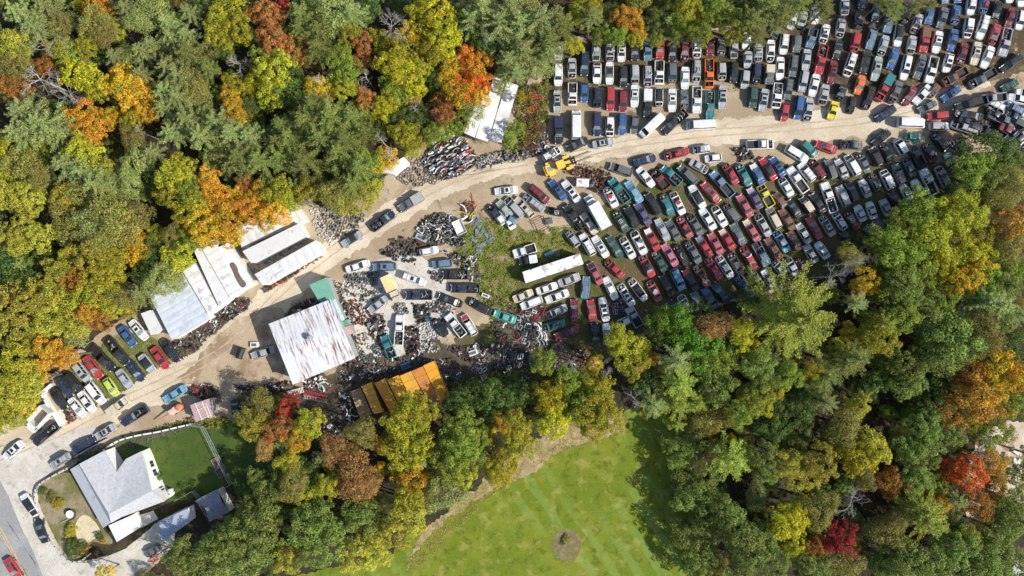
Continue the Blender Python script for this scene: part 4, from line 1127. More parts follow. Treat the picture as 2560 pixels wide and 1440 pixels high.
# white sheds
flatb('shed', 'wide white-blue metal roofed shed, lowest of the sheds on the left', 'shed', [(368,728),(455,680),(524,795),(430,851)], 3.4, blue_white, white_wall)
flatb('trailer', 'white storage trailer beside the wide blue-white roofed shed', 'storage trailer', [(457,679),(484,655),(546,769),(521,787)], 3.7, ribbed_white2, white_wall, group='parallel white storage trailers')
flatb('trailer', 'white storage trailer with grey patches on its roof', 'storage trailer', [(486,630),(497,614),(573,746),(548,768)], 3.9, dirty_white, white_wall, group='parallel white storage trailers')
flatb('trailer', 'plain white storage trailer beside the one with brown roof patch', 'storage trailer', [(499,612),(536,598),(600,728),(575,746)], 3.8, ribbed_white2, white_wall, group='parallel white storage trailers')
sh = flatb('trailer', 'white storage trailer with a brown patch of leaf litter on top', 'storage trailer', [(542,620),(570,607),(631,711),(601,727)], 3.7, white_roof, white_wall, group='parallel white storage trailers')
lit = sheet('x', smoothp([(572,658),(583,655),(592,665),(600,690),(617,710),(612,718),(602,720),(590,700),(580,675)]), 3.715, groundmat('leaf_litter_mat', [(.16,.12,.10), ((.22,.16,.12), 1, .5, .6)]), jit=1, step=2)
cc_ = at(0, 0, 3.715); lit.scale = (((CAMH - 3.7) / CAMH),) * 2 + (1,); del lit['kind']; lit.name = 'leaf_litter'; tag(lit, 'brown leaf litter lying on the white trailer roof', 'leaf litter', kind='stuff')
flatb('storage_container', 'low white container nearly hidden under the orange maple trees', 'container', [(590,566),(741,508),(768,550),(604,620)], 2.7, ribbed_white, white_wall)
flatb('trailer', 'long white box trailer with grey stains, between low container and wheel rims', 'trailer', [(606,628),(748,558),(764,588),(628,658)], 3.9, dirty_white, white_wall)
flatb('trailer', 'clean long white box trailer beside the dirt lane', 'trailer', [(636,686),(790,600),(808,628),(658,714)], 3.9, ribbed_white, white_wall)
flatb('shed', 'small white lean-to with clutter beside the sheds and parked silver wagon', 'shed', [(352,784),(376,775),(402,825),(378,838)], 2.6, dirty_white, white_wall)
for i, (q, lb) in enumerate((([(1160,332),(1187,344),(1222,240),(1197,232)], 'left white canopy half covered by trees'), ([(1189,344),(1220,354),(1262,205),(1236,188)], 'middle white canopy, longest of the three'), ([(1223,350),(1254,356),(1296,214),(1268,200)], 'right white canopy with tree shadow speckles'))):
    h = 3.4; r = empty('canopy', at(q[0][0], q[0][1])); tag(r, lb, 'canopy', 'three white canopies'); o = r.location.copy()
    x = meshobj('roof', slab_mesh([[(a, b, h) for a, b in q]], .1), white_roof, r); x.location = -o
    ps = [at(a, b, h) for a, b in q]; c = sum(ps, Vector()) / 4
    for s in range(4):
        for t in (0, .33, .67):
            if s % 2 == 0 and t: continue
            p = ps[s].lerp(ps[(s + 1) % 4], t); p = c + (p - c) * .96; mb = MB(); mb.tube([(p.x, p.y, 0), (p.x, p.y, h - .1)], .06, 6); y = meshobj('post', mb.mesh('post'), grey_wall, r); y.location = -o
flatb('storage_container', 'small white shed roof behind the tyres under a yellow tree', 'container', [(945,428),(1010,392),(1022,405),(985,436)], 2.6, white_roof, white_wall)
# derelict long mobile home
flatb('mobile_home', 'long derelict mobile home with peeling white and maroon roof', 'mobile home', [(1306,680),(1450,633),(1459,660),(1314,708)], 2.9,
      rusty('peeling_roof', (.80,.79,.79), (.20,.12,.13), .50, .54, (1,1,1), 0, .5, .6), flat('old_wall', (.4,.33,.32), .7))
# orange containers and the timber deck
oc = [(.78,.36,.025), (.62,.24,.04), (.72,.38,.04), (.74,.37,.03), (.76,.33,.03), (.74,.38,.05)]
base = [((1084,903),(1058,914),(1102,1010),(1121,986)), ((1057,916),(1028,928),(1078,1015),(1101,1010)), ((1027,928),(999,940),(1042,1030),(1076,1020)), ((996,938),(968,950),(1008,1035),(1040,1030)), ((962,946),(936,958),(980,1040),(1006,1035)), ((928,956),(903,966),(935,1035),(958,1030))]
desc = ['bright orange shipping container, the one farthest right of the six', 'rusty pinkish orange shipping container beside the bright rightmost one', 'yellow-orange container with a dull brown patch low on its roof', 'plain yellow container between two stained ones', 'orange container with a black patch at its roof edge', 'yellow container with faint rust scribbles beside the timber deck']
for i, (q, lb) in enumerate(zip(base, desc)):
    rt = flatb('shipping_container', lb, 'container', list(q), 2.75, rusty('container_roof_%d' % i, oc[i], (.30,.16,.10) if i != 4 else (.08,.06,.05), .50 if i in (1, 2, 4) else .6, .60 if i in (1, 2, 4) else .7, (1,1,1), 0, .45, .55), flat('container_wall', (.5,.24,.03), .6), group='orange shipping containers in a row')
    a, b, c, d = [at(x, y, 2.77) for x, y in q]; mb = MB()
    for k in range(1, 5):
        p = a.lerp(d, k / 5); r = b.lerp(c, k / 5); mb.tube([p, r], .03, 4)
    root_part[rt.name]('roof_rib', mb, flat('container_rib', (.35,.17,.03), .6))
tb = empty('trailer_deck', at(890, 1000)); tag(tb, 'flat timber trailer deck beside the orange containers', 'trailer')
q = [at(*p, 1.0) for p in ((876,979),(901,969),(930,1035),(902,1050))]
for k in range(22):
    a = q[0].lerp(q[3], (k + .04) / 22); b = q[1].lerp(q[2], (k + .04) / 22); c = q[1].lerp(q[2], (k + .94) / 22); d = q[0].lerp(q[3], (k + .94) / 22)
    mb = MB(); V = [tuple(v) for v in (a, b, c, d)] + [(v.x, v.y, .9) for v in (a, b, c, d)]; mb.add(V, [(0, 3, 2, 1), (0, 1, 5, 4), (1, 2, 6, 5), (2, 3, 7, 6), (3, 0, 4, 7)])
    o = meshobj('plank', mb.mesh('plank'), flat('deck_plank_%d' % (k % 3), [(.40,.28,.15),(.33,.22,.12),(.46,.33,.19)][k % 3], .8, var=.3), tb); o.location = -tb.location
mb = MB(); 
for s in (.15, .85): a = q[0].lerp(q[1], s); b = q[3].lerp(q[2], s); mb.tube([(a.x, a.y, .8), (b.x, b.y, .8)], .09, 4)
o = meshobj('frame', mb.mesh('frame'), rust_m, tb); o.location = -tb.location
# house (coordinates from the 4x enlargement)
def f4(x, y, h): return (x / 4, 1080 + y / 4, h)
A1, A2, A3, A4 = f4(790,320,3.9), f4(1045,185,3.6), f4(1165,400,3.75), f4(1090,820,4.5)
B1, B2, B3 = f4(1258,270,3.6), f4(1408,195,3.6), f4(1440,260,3.6)
R1 = f4(1520,590,4.9); C1, C2 = f4(1652,690,3.7), f4(1215,852,3.6); LP = f4(1110,910,3.6)
hs = bld('house', 'white single-storey house with a light grey shingle roof', 'house', [[A1,A2,A3,A4],[A1,A4,LP],[A3,B1,B2,B3,R1,A4],[R1,C1,C2,A4],[A4,C2,LP]],
         [A1,A2,A3,B1,B2,B3,R1,C1,C2,LP], shingle, white_wall, th=.14, inset=.985)
pr = slab_mesh([[f4(700,375,2.7),f4(789,322,3.25),f4(1108,908,3.25),f4(1030,960,2.7)]], .1); x = meshobj('porch_roof', pr, rusty('porch_tin', (.50,.52,.55), (.38,.39,.41), .5, .6, scale=.6), hs); x.location = -hs.location
mb = MB(); pa, pb = at(*f4(715,372,2.6)), at(*f4(1035,945,2.6))
for k in range(7): p = pa.lerp(pb, k / 6); mb.tube([(p.x, p.y, 0), (p.x, p.y, 2.55)], .07, 6)
root_part['house']('porch_post', mb, white_wall)
e1, e2 = at(*B3), at(*C1); cxy = Vector((hs.location.x, hs.location.y, 0))
for s in (.1, .16, .27, .33, .62, .7):
    mb = MB(); a = cxy + (Vector((e1.x, e1.y, 0)) - cxy) * .985; b = cxy + (Vector((e2.x, e2.y, 0)) - cxy) * .985; n_ = Vector(((b - a).y, -(b - a).x, 0)).normalized()
    if (a + n_ - cxy).length < (a - cxy).length: n_ = -n_
    # gable wall folds at R1: use its first leg
    r1 = at(*R1); r1 = cxy + (Vector((r1.x, r1.y, 0)) - cxy) * .985
    P0, P1, t = (a, r1, s / .6) if s < .6 else (r1, b, (s - .6) / .4)
    wallbox(mb, P0, P1, 1.0, 2.2, t, t + .09, .05); f = root_part['house']('window', mb, win_m)
flatb('porch', 'flat white roofed porch at the lower end of the house', 'porch', [f4(1085,935,0)[:2], f4(1312,835,0)[:2], f4(1386,965,0)[:2], f4(1168,1100,0)[:2]], 2.9, white_roof, white_wall)
flatb('wooden_steps', 'rust-red wooden porch step between the two house wings', 'steps', [f4(1190,318,0)[:2], f4(1252,285,0)[:2], f4(1282,322,0)[:2], f4(1215,352,0)[:2]], .9, flat('red_deck', (.28,.10,.075), .7), grey_wall)
flatb('patio', 'pale concrete landing by the lower wall of the house', 'patio', [f4(1330,850,0)[:2], f4(1530,790,0)[:2], f4(1580,870,0)[:2], f4(1400,965,0)[:2]], .35, flat('concrete', (.5,.48,.45), .8), grey_wall)
g1 = bld('outbuilding', 'small outbuilding with a dark grey shingle gable roof behind the house', 'outbuilding', [[f4(1945,690,2.8),f4(2178,580,2.8),f4(2215,690,3.6),f4(2050,760,3.6)],[f4(2050,760,3.6),f4(2215,690,3.6),f4(2295,800,2.8),f4(2090,900,2.8)]],
         [f4(1945,690,2.8),f4(2178,580,2.8),f4(2295,800,2.8),f4(2090,900,2.8)], shingle2, white_wall)
flatb('outbuilding', 'blue-grey flat roofed carport partly under the oak trees', 'outbuilding', [f4(1588,905,0)[:2], f4(1880,762,0)[:2], f4(1900,900,0)[:2], f4(1615,1100,0)[:2]], 2.9, flat('bluegrey_roof', (.34,.40,.50), .7, var=.12), white_wall)
for (x, y) in ((1690,592), (1703,622)):
    p = at(x / 4, 1080 + y / 4, 1.3); mb = MB(); mb.lathe([(.001, 1.45), (.25, 1.4), (.42, 1.2), (.45, .4), (.4, .1), (.0, .05)], 16, 0); mb.lathe([(.12, 1.4), (.12, 1.55), (.001, 1.56)], 8, 1)
    o = meshobj('gas_tank', mb.mesh('tank'), [white_wall, flat('red_cap', (.3,.08,.08), .5)], None, (p.x, p.y, .09)); tag(o, ('upper' if y < 600 else 'lower') + ' of two white gas tanks at the house corner', 'gas tank', 'gas tanks')
# pink shed with white frame
ps = bld('shed', 'dusty pink roofed shed with a white frame on its roof', 'shed', [[(475,1013,2.9),(521,997,2.9),(535,1037,2.9),(490,1055,2.9)]], [(475,1013,2.9),(521,997,2.9),(535,1037,2.9),(490,1055,2.9)], rusty('pink_roof', (.52,.36,.35), (.42,.27,.26), .5, .6, ribs=4), grey_wall)
mb = MB(); W_ = lambda x, y: at(440 + x / 5, 850 + y / 5, 2.99)
for a, b in (((235,790),(325,1000)), ((320,770),(410,970)), ((250,880),(370,830)), ((300,990),(420,940)), ((370,790),(440,960))): mb.tube([W_(*a), W_(*b)], .07, 4)
root_part[ps.name]('roof_frame', mb, white_wall)
# white boundary walls, kerbs, fences
def wall_line(name, label, cat, pts, h, t, m, zb=0):
    r = empty(name, at(*pts[0])); tag(r, label, cat)
    mb = MB()
    for i in range(len(pts) - 1):
        a, b = at(*pts[i]), at(*pts[i + 1]); d = b - a; mb.box(((a.x + b.x) / 2, (a.y + b.y) / 2, zb + h / 2), (d.length + t * .9, t, h), 0, rz=math.atan2(d.y, d.x))
    r.location.z = 0; o = meshobj('wall', mb.mesh('wall'), m, r); o.location = -r.location; return r
def fence(label, pts, h, m, gap=2.4, cat='fence', group=None):
    r = empty('fence', at(*pts[0])); tag(r, label, cat, group); L = -r.location
    rail = MB(); n = 0
    for i in range(len(pts) - 1):
        a, b = at(*pts[i]), at(*pts[i + 1]); 
        for z in (.15, h * .55, h): rail.tube([(a.x, a.y, z), (b.x, b.y, z)], .05, 5)
        k = max(1, int((b - a).length / gap))
        for j in range(k):
            p = a.lerp(b, j / k); mb = MB(); mb.tube([(p.x, p.y, 0), (p.x, p.y, h + .12)], .06, 6); o = meshobj('post', mb.mesh('post'), m, r); o.location = L
    o = meshobj('rail', rail.mesh('rail'), m, r); o.location = L; return r
wall_line('boundary_wall', 'long white boundary wall standing beside the parked black wagon', 'wall', [(112,984),(134,1020),(158,1060)], 1.1, .5, white_wall)
wall_line('boundary_wall', 'short white boundary wall meeting the long one at the forest edge', 'wall', [(110,982),(134,962)], 1.1, .6, white_wall)
conc = flat('pale_concrete', (.52,.50,.46), .85)
wall_line('garden_kerb', 'curved concrete kerb wall round the front garden', 'kerb', smoothp([(178,1166),(140,1186),(112,1202),(97,1214),(91,1232),(95,1262),(120,1320),(150,1378),(180,1402),(205,1402),(226,1384)], False, 1), .75, .28, conc)
wall_line('parapet', 'thin pale rail along the bank below the parked cars', 'rail', [(192,1140),(230,1118),(270,1097)], .9, .2, conc)
wall_line('retaining_wall', 'white topped retaining wall curving behind the backyard lawn', 'wall', smoothp([(266,1122),(285,1108),(310,1096),(350,1086),(400,1078),(440,1068),(480,1059)], False, 1), 1.1, .3, white_wall)
fence('grey chain-link fence down the right side of the backyard', [(480,1060),(510,1065),(545,1135),(581,1208),(556,1224)], 1.6, flat('galv_fence', (.40,.44,.43), .5, .3))
fence('low grey fence between the lawn and the outbuilding', [(443,1248),(486,1225),(500,1242)], 1.2, flat('galv_fence', (.40,.44,.43), .5, .3))
fence('white picket rail at the road edge by the white sedan', [(-6,1122),(14,1115)], .9, white_wall, gap=.8)
fence('metal railing beside the carport edge', [(400,1302),(470,1266),(482,1290)], 1.0, conc)
# ladders
def ladder(label, a, b, wd, m, n):
    p, q = at(*a, 1), at(*b, 1); d = (q - p).normalized(); s = Vector((-d.y, d.x, 0)) * wd / 2; o0 = Vector((p.x, p.y, 0)); mb = MB(); z = Vector((0, 0, .5))
    for k in (-1, 1): mb.tube([p + s * k - o0 - Vector((0, 0, .5)), q + s * k - o0 - Vector((0, 0, .5))], .06, 4)
    for i in range(n):
        c = p.lerp(q, (i + .5) / n) - o0 - Vector((0, 0, .5)); mb.tube([c - s, c + s], .075, 4)
    mb.box(((p - o0 + s * .7).x, (p - o0 + s * .7).y, .22), (.12, .12, .45)); o = meshobj('ladder', mb.mesh('ladder'), m, None, o0); return tag(o, label, 'ladder')
ladder('white ladder-like rack lying above the dark red tree', (717,986), (757,975), 1.0, white_wall, 11)
ladder('red ladder rack lying right of the white one', (757,982), (815,998), 1.3, JC['red'], 17)
ladder('grey ladder lying below the red rack', (757,992), (816,1004), .7, JC['silver'], 15)
# ---------------------------------------------------------------- machines
def loader():
    p = at(1402, 414, 1); L = empty('wheel_loader', (p.x, p.y, 0), rad(21)); tag(L, 'yellow wheel loader with long forks standing on the dirt lane', 'wheel loader')
    y = flat('loader_yellow', (.80,.52,.08), .45, var=.15); 
    mb = MB(); mb.box((-2.2, 0, 1.35), (2.3, 1.9, 1.0), 0, top=.94); mb.box((-3.4, 0, 1.1), (.5, 2.1, .9), 0); meshobj('engine_hood', mb.mesh('eh'), y, L)
    mb = MB(); mb.box((-2.3, 0, 1.88), (1.1, .9, .06), 0); meshobj('grille', mb.mesh('gr'), alu_m, L)
    mb = MB(); mb.box((-.2, 0, 2.95), (1.7, 1.6, .12), 0); mb.box((-.2, 0, 1.5), (1.6, 1.5, .6), 0)
    for a in (-.75, .75):
        for b in (-.7, .7): mb.box((-.2 + a, b, 2.3), (.1, .1, 1.3), 0)
    meshobj('cab', mb.mesh('cab'), y, L)
    mb = MB(); mb.box((-.2, 0, 2.3), (1.45, 1.35, 1.2), 0); meshobj('cab_window', mb.mesh('cw'), glass, L)
    mb = MB(); mb.box((1.4, 0, 1.1), (1.6, 1.1, .7), 0, top=.8); meshobj('front_frame', mb.mesh('ff'), y, L)
    for s in (-1, 1):
        mb = MB(); mb.tube([(.9, s * .5, 1.9), (2.2, s * .5, 1.5), (3.1, s * .5, .7)], .14, 6); meshobj('lift_arm', mb.mesh('la'), dark_m, L)
        mb = MB(); mb.box((5.0, s * .55, .45), (4.2, .16, .09), 0); meshobj('fork', mb.mesh('fk'), flat('fork_steel', (.30,.22,.15), .6), L)
        for x in (-2.3, 1.5):
            meshobj('wheel', WHEEL, [tyre_m, y], L, (x, s * 1.15, .8), 0, (2.4, 2.3, 2.4)); mb = MB(); mb.box((x, s * 1.2, 1.68), (1.4, .6, .1), 0); meshobj('fender', mb.mesh('fd'), y, L)
    mb = MB(); mb.box((3.1, 0, .9), (.2, 1.9, .9), 0); mb.tube([(2.2, 0, 1.6), (3.0, 0, 1.2)], .1, 6); meshobj('fork_carriage', mb.mesh('fc'), dark_m, L)
loader()
def boomer():
    p = at(432, 1028, 1); L = empty('crane_truck', (p.x, p.y, 0), rad(33)); tag(L, 'small faded orange crane machine with its boom lowered, by the bank', 'crane')
    o_ = flat('faded_orange', (.55,.20,.09), .6, var=.3); pk = flat('faded_pink', (.66,.45,.38), .6, var=.3)
    mb = MB(); mb.box((.6, 0, .9), (2.6, 1.4, .7), 0, top=.9); meshobj('body', mb.mesh('b'), pk, L); mb = MB(); mb.lathe([(.75, .6), (.75, 1.4), (.5, 1.6), (.001, 1.62)], 12, 0, (1.6, 0, 0)); meshobj('turret', mb.mesh('t'), o_, L)
    mb = MB(); mb.box((-.1, .1, 1.6), (.8, .8, .7), 0, top=.9); meshobj('cab', mb.mesh('c'), pk, L); mb = MB(); mb.tube([(-.3, 0, 1.2), (-4.2, .1, .8)], [.18, .1], 6); meshobj('boom', mb.mesh('bm'), o_, L)
    for x in (0, 1.5):
        for s in (-1, 1): meshobj('wheel', WHEEL, [tyre_m, hub_m], L, (x, s * .72, .36))
boomer()
b = empty('loader_bucket', at(606, 882)); tag(b, 'wide black loader bucket standing beside the garage', 'bucket'); mb = MB()
for i in range(7):
    a = rad(-30 + i * 30); mb.box((.9 * math.cos(a) * .8, 0, .95 + .9 * math.sin(a) * .8), (.08, 2.2, .45), 0, ry=-a)
for s in (-1, 1): mb.box((.1, s * 1.1, .8), (1.4, .06, 1.3), 0)
o = meshobj('shell', mb.mesh('sh'), dark_m, b); b.rotation_euler = (0, 0, rad(160)); mb = MB()
for k in range(6): mb.box((-.8, -1 + k * .4, .15), (.4, .08, .08), 0)
meshobj('tooth', mb.mesh('t'), alu_m, b)
ub = empty('utility_box', at(1279, 588 / 5 * 5 / 5 + 340 + 0)); 
bpy.data.objects.remove(ub)
p = at(1456, 458, .8); u = empty('utility_trailer', (p.x, p.y, 0), rad(-3)); tag(u, 'small white box trailer with red marks beside rusty engine parts', 'trailer'); mb = MB(); mb.box((0, 0, 1.1), (2.6, 1.6, 1.3), 0, top=.98); meshobj('body', mb.mesh('ub'), white_wall, u)
mb = MB(); mb.box((-.6, .25, 1.765), (.7, .25, .03), 0, rz=.2); mb.box((-.35, -.1, 1.765), (.25, .3, .035), 0); meshobj('red_mark', mb.mesh('rm'), JC['red'], u)
for s in (-1, 1): meshobj('wheel', WHEEL, [tyre_m, hub_m], u, (0, s * .75, .335))
p = at(1148, 568, .8); u = empty('flatbed_box', (p.x, p.y, 0), rad(-65)); tag(u, 'open white metal tray beside the silver scrap pile', 'metal tray'); mb = MB(); mb.box((0, 0, .5), (3.0, 2.0, .1), 0); meshobj('floor', mb.mesh('fl'), white_wall, u)
for c, d in (((0, 1.0, .75), (3.0, .06, .5)), ((0, -1.0, .75), (3.0, .06, .5)), ((1.5, 0, .75), (.06, 1.95, .5)), ((-1.5, 0, .75), (.06, 1.95, .5))): mb = MB(); mb.box(c, d); meshobj('side_panel', mb.mesh('sp'), white_wall, u)
mb = MB(); mb.box((0, 0, .22), (1.6, 1.2, .4)); meshobj('frame', mb.mesh('fr'), dark_m, u)
for (x, y, a, wd, c, lb) in ((1053,594,-25,(2.6,1.3),'silver','grey metal door panel lying at the foot of the silver scrap'), (1050,576,-40,(1.8,.7),'white','white refrigerator lying beside the grey metal panel'), (1015,915,22,(2.4,1.4),'blue','blue and green painted tub beyond the orange containers'), (1183,882,20,(2.0,1.2),'white','white van roof panel lying in the dark door pile'), (1214,739,-20,(1.8,.8),'white','white bath-like shell lying at the edge of the weeds'), (1372,371,-27,(2.1,.7),'white','white box lying by the burnt frames'), (1373,635,28,(2.0,1.1),'blue','blue car hood lying in the weeds'), (1372,553,10,(1.7,1.2),'grey','grey hood with a silver square lying in the grass'), (588,950,10,(.7,.7),'white','x'), (635,862,0,(1.7,1.2),'white','off-white hood panel leaning near the loader bucket')):
    if lb == 'x': continue
    p = at(x, y, .5); mb = MB(); mb.box((0, 0, .3), (wd[0], wd[1], .5), 0, top=.92); mb.box((0, 0, .565), (wd[0] * .6, wd[1] * .5, .05), 1); o = meshobj('panel' if c != 'white' or 'refrig' not in lb else 'refrigerator', mb.mesh('sp'), [JC[c], JC['grey'] if c != 'blue' else JC['green']], None, (p.x, p.y, .02), rad(a)); tag(o, lb, 'panel' if 'refrig' not in lb else 'refrigerator')
rk = empty('rusty_rack', at(1352, 565)); tag(rk, 'rusty steel shelving rack lying in the weeds', 'rack'); pa = [at(x, y, .6) - at(1352, 565) for x, y in ((1332,552),(1357,540),(1374,568),(1346,582))]
mb = MB()
for i in range(4): mb.tube([pa[i], pa[(i + 1) % 4]], .08, 4); mb.tube([pa[i], (pa[i].x, pa[i].y, .02)], .06, 4)
o = meshobj('frame', mb.mesh('f'), rust_m, rk)
for k in range(1, 6): mb = MB(); mb.tube([pa[0].lerp(pa[3], k / 6), pa[1].lerp(pa[2], k / 6)], .05, 4); meshobj('shelf_bar', mb.mesh('sb'), rust_m, rk)

# ---------------------------------------------------------------- vehicles
def parse_cars(txt):
    ox = oy = 0; f = 1; z = ''
    for ln in txt.strip().split('\n'):
        t = ln.split()
        if ln[0] == '@': ox, oy, f, z = float(t[0][1:]), float(t[1]), float(t[2]), t[3]; continue
        x1, y1, x2, y2 = [float(v) / f for v in t[:4]]
        r, px, py, ang, L = car(t[4], x1 + ox, y1 + oy, x2 + ox, y2 + oy, t[5], t[6:], z)
        if 'l' in t[6:] and t[4] == 'p':
            rn = random.Random(int(px * 3 + py)); cn = CN[t[5]]
            for k in range(5):
                d = -L * (.14 + .07 * k); q = at(px, py, .8); kk, cc = rn.choice([('bumper','silver'),('engine_block','aluminium'),('bumper','white'),('wheel_rim','alloy'),('exhaust_pipe','rusty'),('tyre','rubber')])
                X = q.x + d * math.cos(ang) + rn.uniform(-.4, .4) * math.sin(ang); Y = q.y + d * math.sin(ang) + rn.uniform(-.4, .4) * math.cos(ang)
                o = meshobj(JN[kk][0], JP[kk], [JC[cc], dark_m], None, (X, Y, .74 + .08 * k), rn.uniform(0, 6)); o.scale = (.8,) * 3
                if kk in ('exhaust_pipe', 'bumper'): o.rotation_euler = (0, 0, ang + (1.57 if kk == 'bumper' else 0)); o.scale = (.55,) * 3
                ITEMS.append(dict(o=o, x=px + d / K0 * math.cos(ang), y=py - d / K0 * math.sin(ang), short={'rubber': 'black', 'alloy': 'silver', 'aluminium': 'metal'}.get(cc, cc) + ' ' + JN[kk][1] , ext=['in the bed of a %s pickup' % cn], zone=ZONES[z], fam='bed')); tag(o, None, JN[kk][1], 'scrap parts carried in pickup beds')
parse_cars(CARS)

# parts thrown on top of wrecks in the lower lot
_rw = random.Random(41)
for it in [i for i in ITEMS if i['fam'] == 'car' and i['zone'] in ('lower lot', 'upper lot') and i['ext'] and 'engine bay' in i['ext'][0] and 'pickup' not in i['short']]:
    if _rw.random() > .45: continue
    kk, cc = _rw.choice([('hood_panel', 'black'), ('hood_panel', 'grey'), ('car_door', 'white'), ('bumper', 'white'), ('bumper', 'black'), ('wheel_rim', 'alloy'), ('engine_block', 'aluminium'), ('hood_panel', 'red'), ('metal_cabinet', 'grey'), ('hood_panel', 'silver')])
    q = it['o'].location; o = meshobj(JN[kk][0], JP[kk], [JC[cc], dark_m], None, (q.x + _rw.uniform(-.3, .3), q.y + _rw.uniform(-.3, .3), 1.52 if 'wagon' not in it['short'] else 1.78), _rw.uniform(0, 6.3)); o.scale = (.75,) * 3; o['kind'] = 'thing'
    art = 'an' if it['short'][0] in 'aeiou' else 'a'; tag(o, '%s %s lying on the roof of %s %s in the %s' % ({'alloy': 'silver', 'aluminium': 'metal'}.get(cc, cc), JN[kk][1], art, it['short'], it['zone']), JN[kk][1], 'loose parts lying on wrecked cars')
# ---------------------------------------------------------------- scrap, tyres, rims
SZ = (1.12, 1.38)
T = [('tyre', 'rubber', 1)]
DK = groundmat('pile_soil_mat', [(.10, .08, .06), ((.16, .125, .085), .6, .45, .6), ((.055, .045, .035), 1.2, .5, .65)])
scatter([(800,512),(880,522),(912,535),(905,558),(888,578),(850,602),(835,600),(800,560)], 74, T, 'in the heap behind the parked silver convertible', .25, mind=7.2, tilt=.12)
scatter([(985,430),(1000,402),(1030,388),(1062,400),(1092,440),(1088,458),(1055,462),(1000,460)], 56, T, 'on the slope beside the bumper pile', .2, mind=7.4, tilt=.12)
scatter([(862,690),(900,682),(945,685),(940,712),(900,708),(868,715)], 40, T, 'in the heap below the white sedan', .5, mind=6.2, tilt=.18)
scatter([(903,752),(906,735),(935,715),(952,722),(945,742),(920,755)], 15, T, 'in the small pile beside the silver coupe', .5, mind=5)
scatter([(940,630),(985,612),(1050,628),(1052,650),(1030,660),(1000,655)], 32, T + [('engine_block', 'rusty', .2)], 'in the heap above the blue wagon', .8, mind=4.5)
scatter([(977,762),(1000,754),(1020,768),(1018,784),(985,784)], 15, T, 'around the pile right of the cream box truck', .4, mind=5)
scatter([(1066,755),(1100,752),(1134,772),(1130,790),(1100,782),(1072,778)], 24, T, 'in the row above the white hubcaps', .5, mind=5)
scatter([(1066,682),(1090,676),(1108,700),(1100,708)], 11, T, 'stacked between the wagon and the black pickup', .4, mind=4.5)
scatter([(926,856),(950,852),(960,880),(955,905),(930,905)], 18, T, 'beside the teal pickup near the garage corner', .4, mind=5)
scatter([(900,870),(925,866),(932,900),(915,915),(902,905)], 16, T, 'against the right garage wall', .4, mind=5)
R_ = [('wheel_rim', 'pale', 3), ('wheel_rim', 'rusty', 1.2), ('wheel_rim', 'alloy', 1)]
scatter([(826,700),(860,712),(925,700),(920,718),(895,742),(850,742),(832,722)], 52, R_, 'in the pile right of the green lean-to', .5, mind=4.3, tilt=.5)
scatter([(1050,812),(1085,806),(1104,822),(1100,845),(1070,852),(1050,840)], 48, [('wheel_rim', 'pale', 1)], 'in the upper heap of white rims', .5, mind=4.5, tilt=.4)
scatter([(1044,852),(1085,856),(1102,866),(1090,882),(1050,880)], 28, [('wheel_rim', 'pale', 2), ('wheel_rim', 'alloy', 1)], 'in the lower heap of white rims', .4, mind=4.5, tilt=.4)
scatter([(864,752),(890,748),(918,776),(928,800),(915,815),(890,815),(868,780)], 62, [('wheel_rim', 'rusty', 3), ('wheel_rim', 'pale', 1)], 'in the rusty pile along the garage', .7, mind=3.8, tilt=.6)
scatter([(882,830),(910,826),(928,845),(922,864),(885,864)], 22, R_, 'in the cluster below the rusty pile', .4, mind=4.5, tilt=.4)
scatter([(622,674),(700,622),(766,592),(774,600),(700,645),(640,686)], 34, [('wheel_rim', 'pale', 1), ('wheel_rim', 'alloy', 2)], 'between the two long white trailers', .3, mind=4.6, tilt=.5)
scatter([(776,522),(790,520),(812,560),(836,600),(826,618),(800,590),(784,560)], 40, [('wheel_rim', 'pale', 1)], 'in the line right of the white trailers', .4, mind=4.2, tilt=.5)
BC = [('bumper', 'white', 3), ('bumper', 'black', 3), ('bumper', 'silver', 3), ('bumper', 'red', 1.6), ('bumper', 'grey', 2), ('bumper', 'blue', .5), ('car_door', 'white', .4), ('hood_panel', 'black', .3)]
scatter([(1056,400),(1075,372),(1085,345),(1120,335),(1150,345),(1182,380),(1186,412),(1160,428),(1120,446),(1090,442)], 170, BC, 'in the heap by the white canopies', .9, ang=.5, tilt=.4, sizes=(.9, 1.15), mind=3.5)
scatter([(1045,565),(1065,545),(1105,530),(1135,545),(1140,575),(1130,600),(1095,612),(1060,598)], 120, [('engine_block', 'aluminium', 4), ('exhaust_pipe', 'aluminium', 1.5), ('bumper', 'silver', 2), ('bumper', 'white', 1), ('wheel_rim', 'alloy', 1.5), ('metal_cabinet', 'silver', .4)], 'in the silver scrap pile by the lane', 1.3, tilt=.8, sizes=(.6, 1.0), mind=3)
scatter([(1130,588),(1160,588),(1160,614),(1132,614)], 14, [('engine_block', 'aluminium', 1)], 'in the square batch beside the white tray', .3, mind=5)
scatter([(975,600),(1010,595),(1080,605),(1100,625),(1060,640),(990,620)], 30, [('bumper', 'black', 1), ('engine_block', 'rusty', 2), ('car_door', 'blue', .5), ('exhaust_pipe', 'rusty', 1), ('bumper', 'red', .4)], 'in the mixed scrap between tyres and silver pile', .6, tilt=.6, sizes=(.7, 1))
scatter([(1414,428),(1450,418),(1500,424),(1522,436),(1500,446),(1440,440)], 40, [('axle', 'rusty', 4), ('engine_block', 'rusty', 1)], 'in the rusty row along the lane', .4, tilt=.5, mind=4)
scatter([(1474,445),(1515,440),(1522,470),(1500,482),(1478,475)], 20, [('engine_block', 'rusty', 2), ('axle', 'rusty', 1), ('engine_block', 'aluminium', 1)], 'around the small white box trailer', .4, tilt=.6, mind=4)
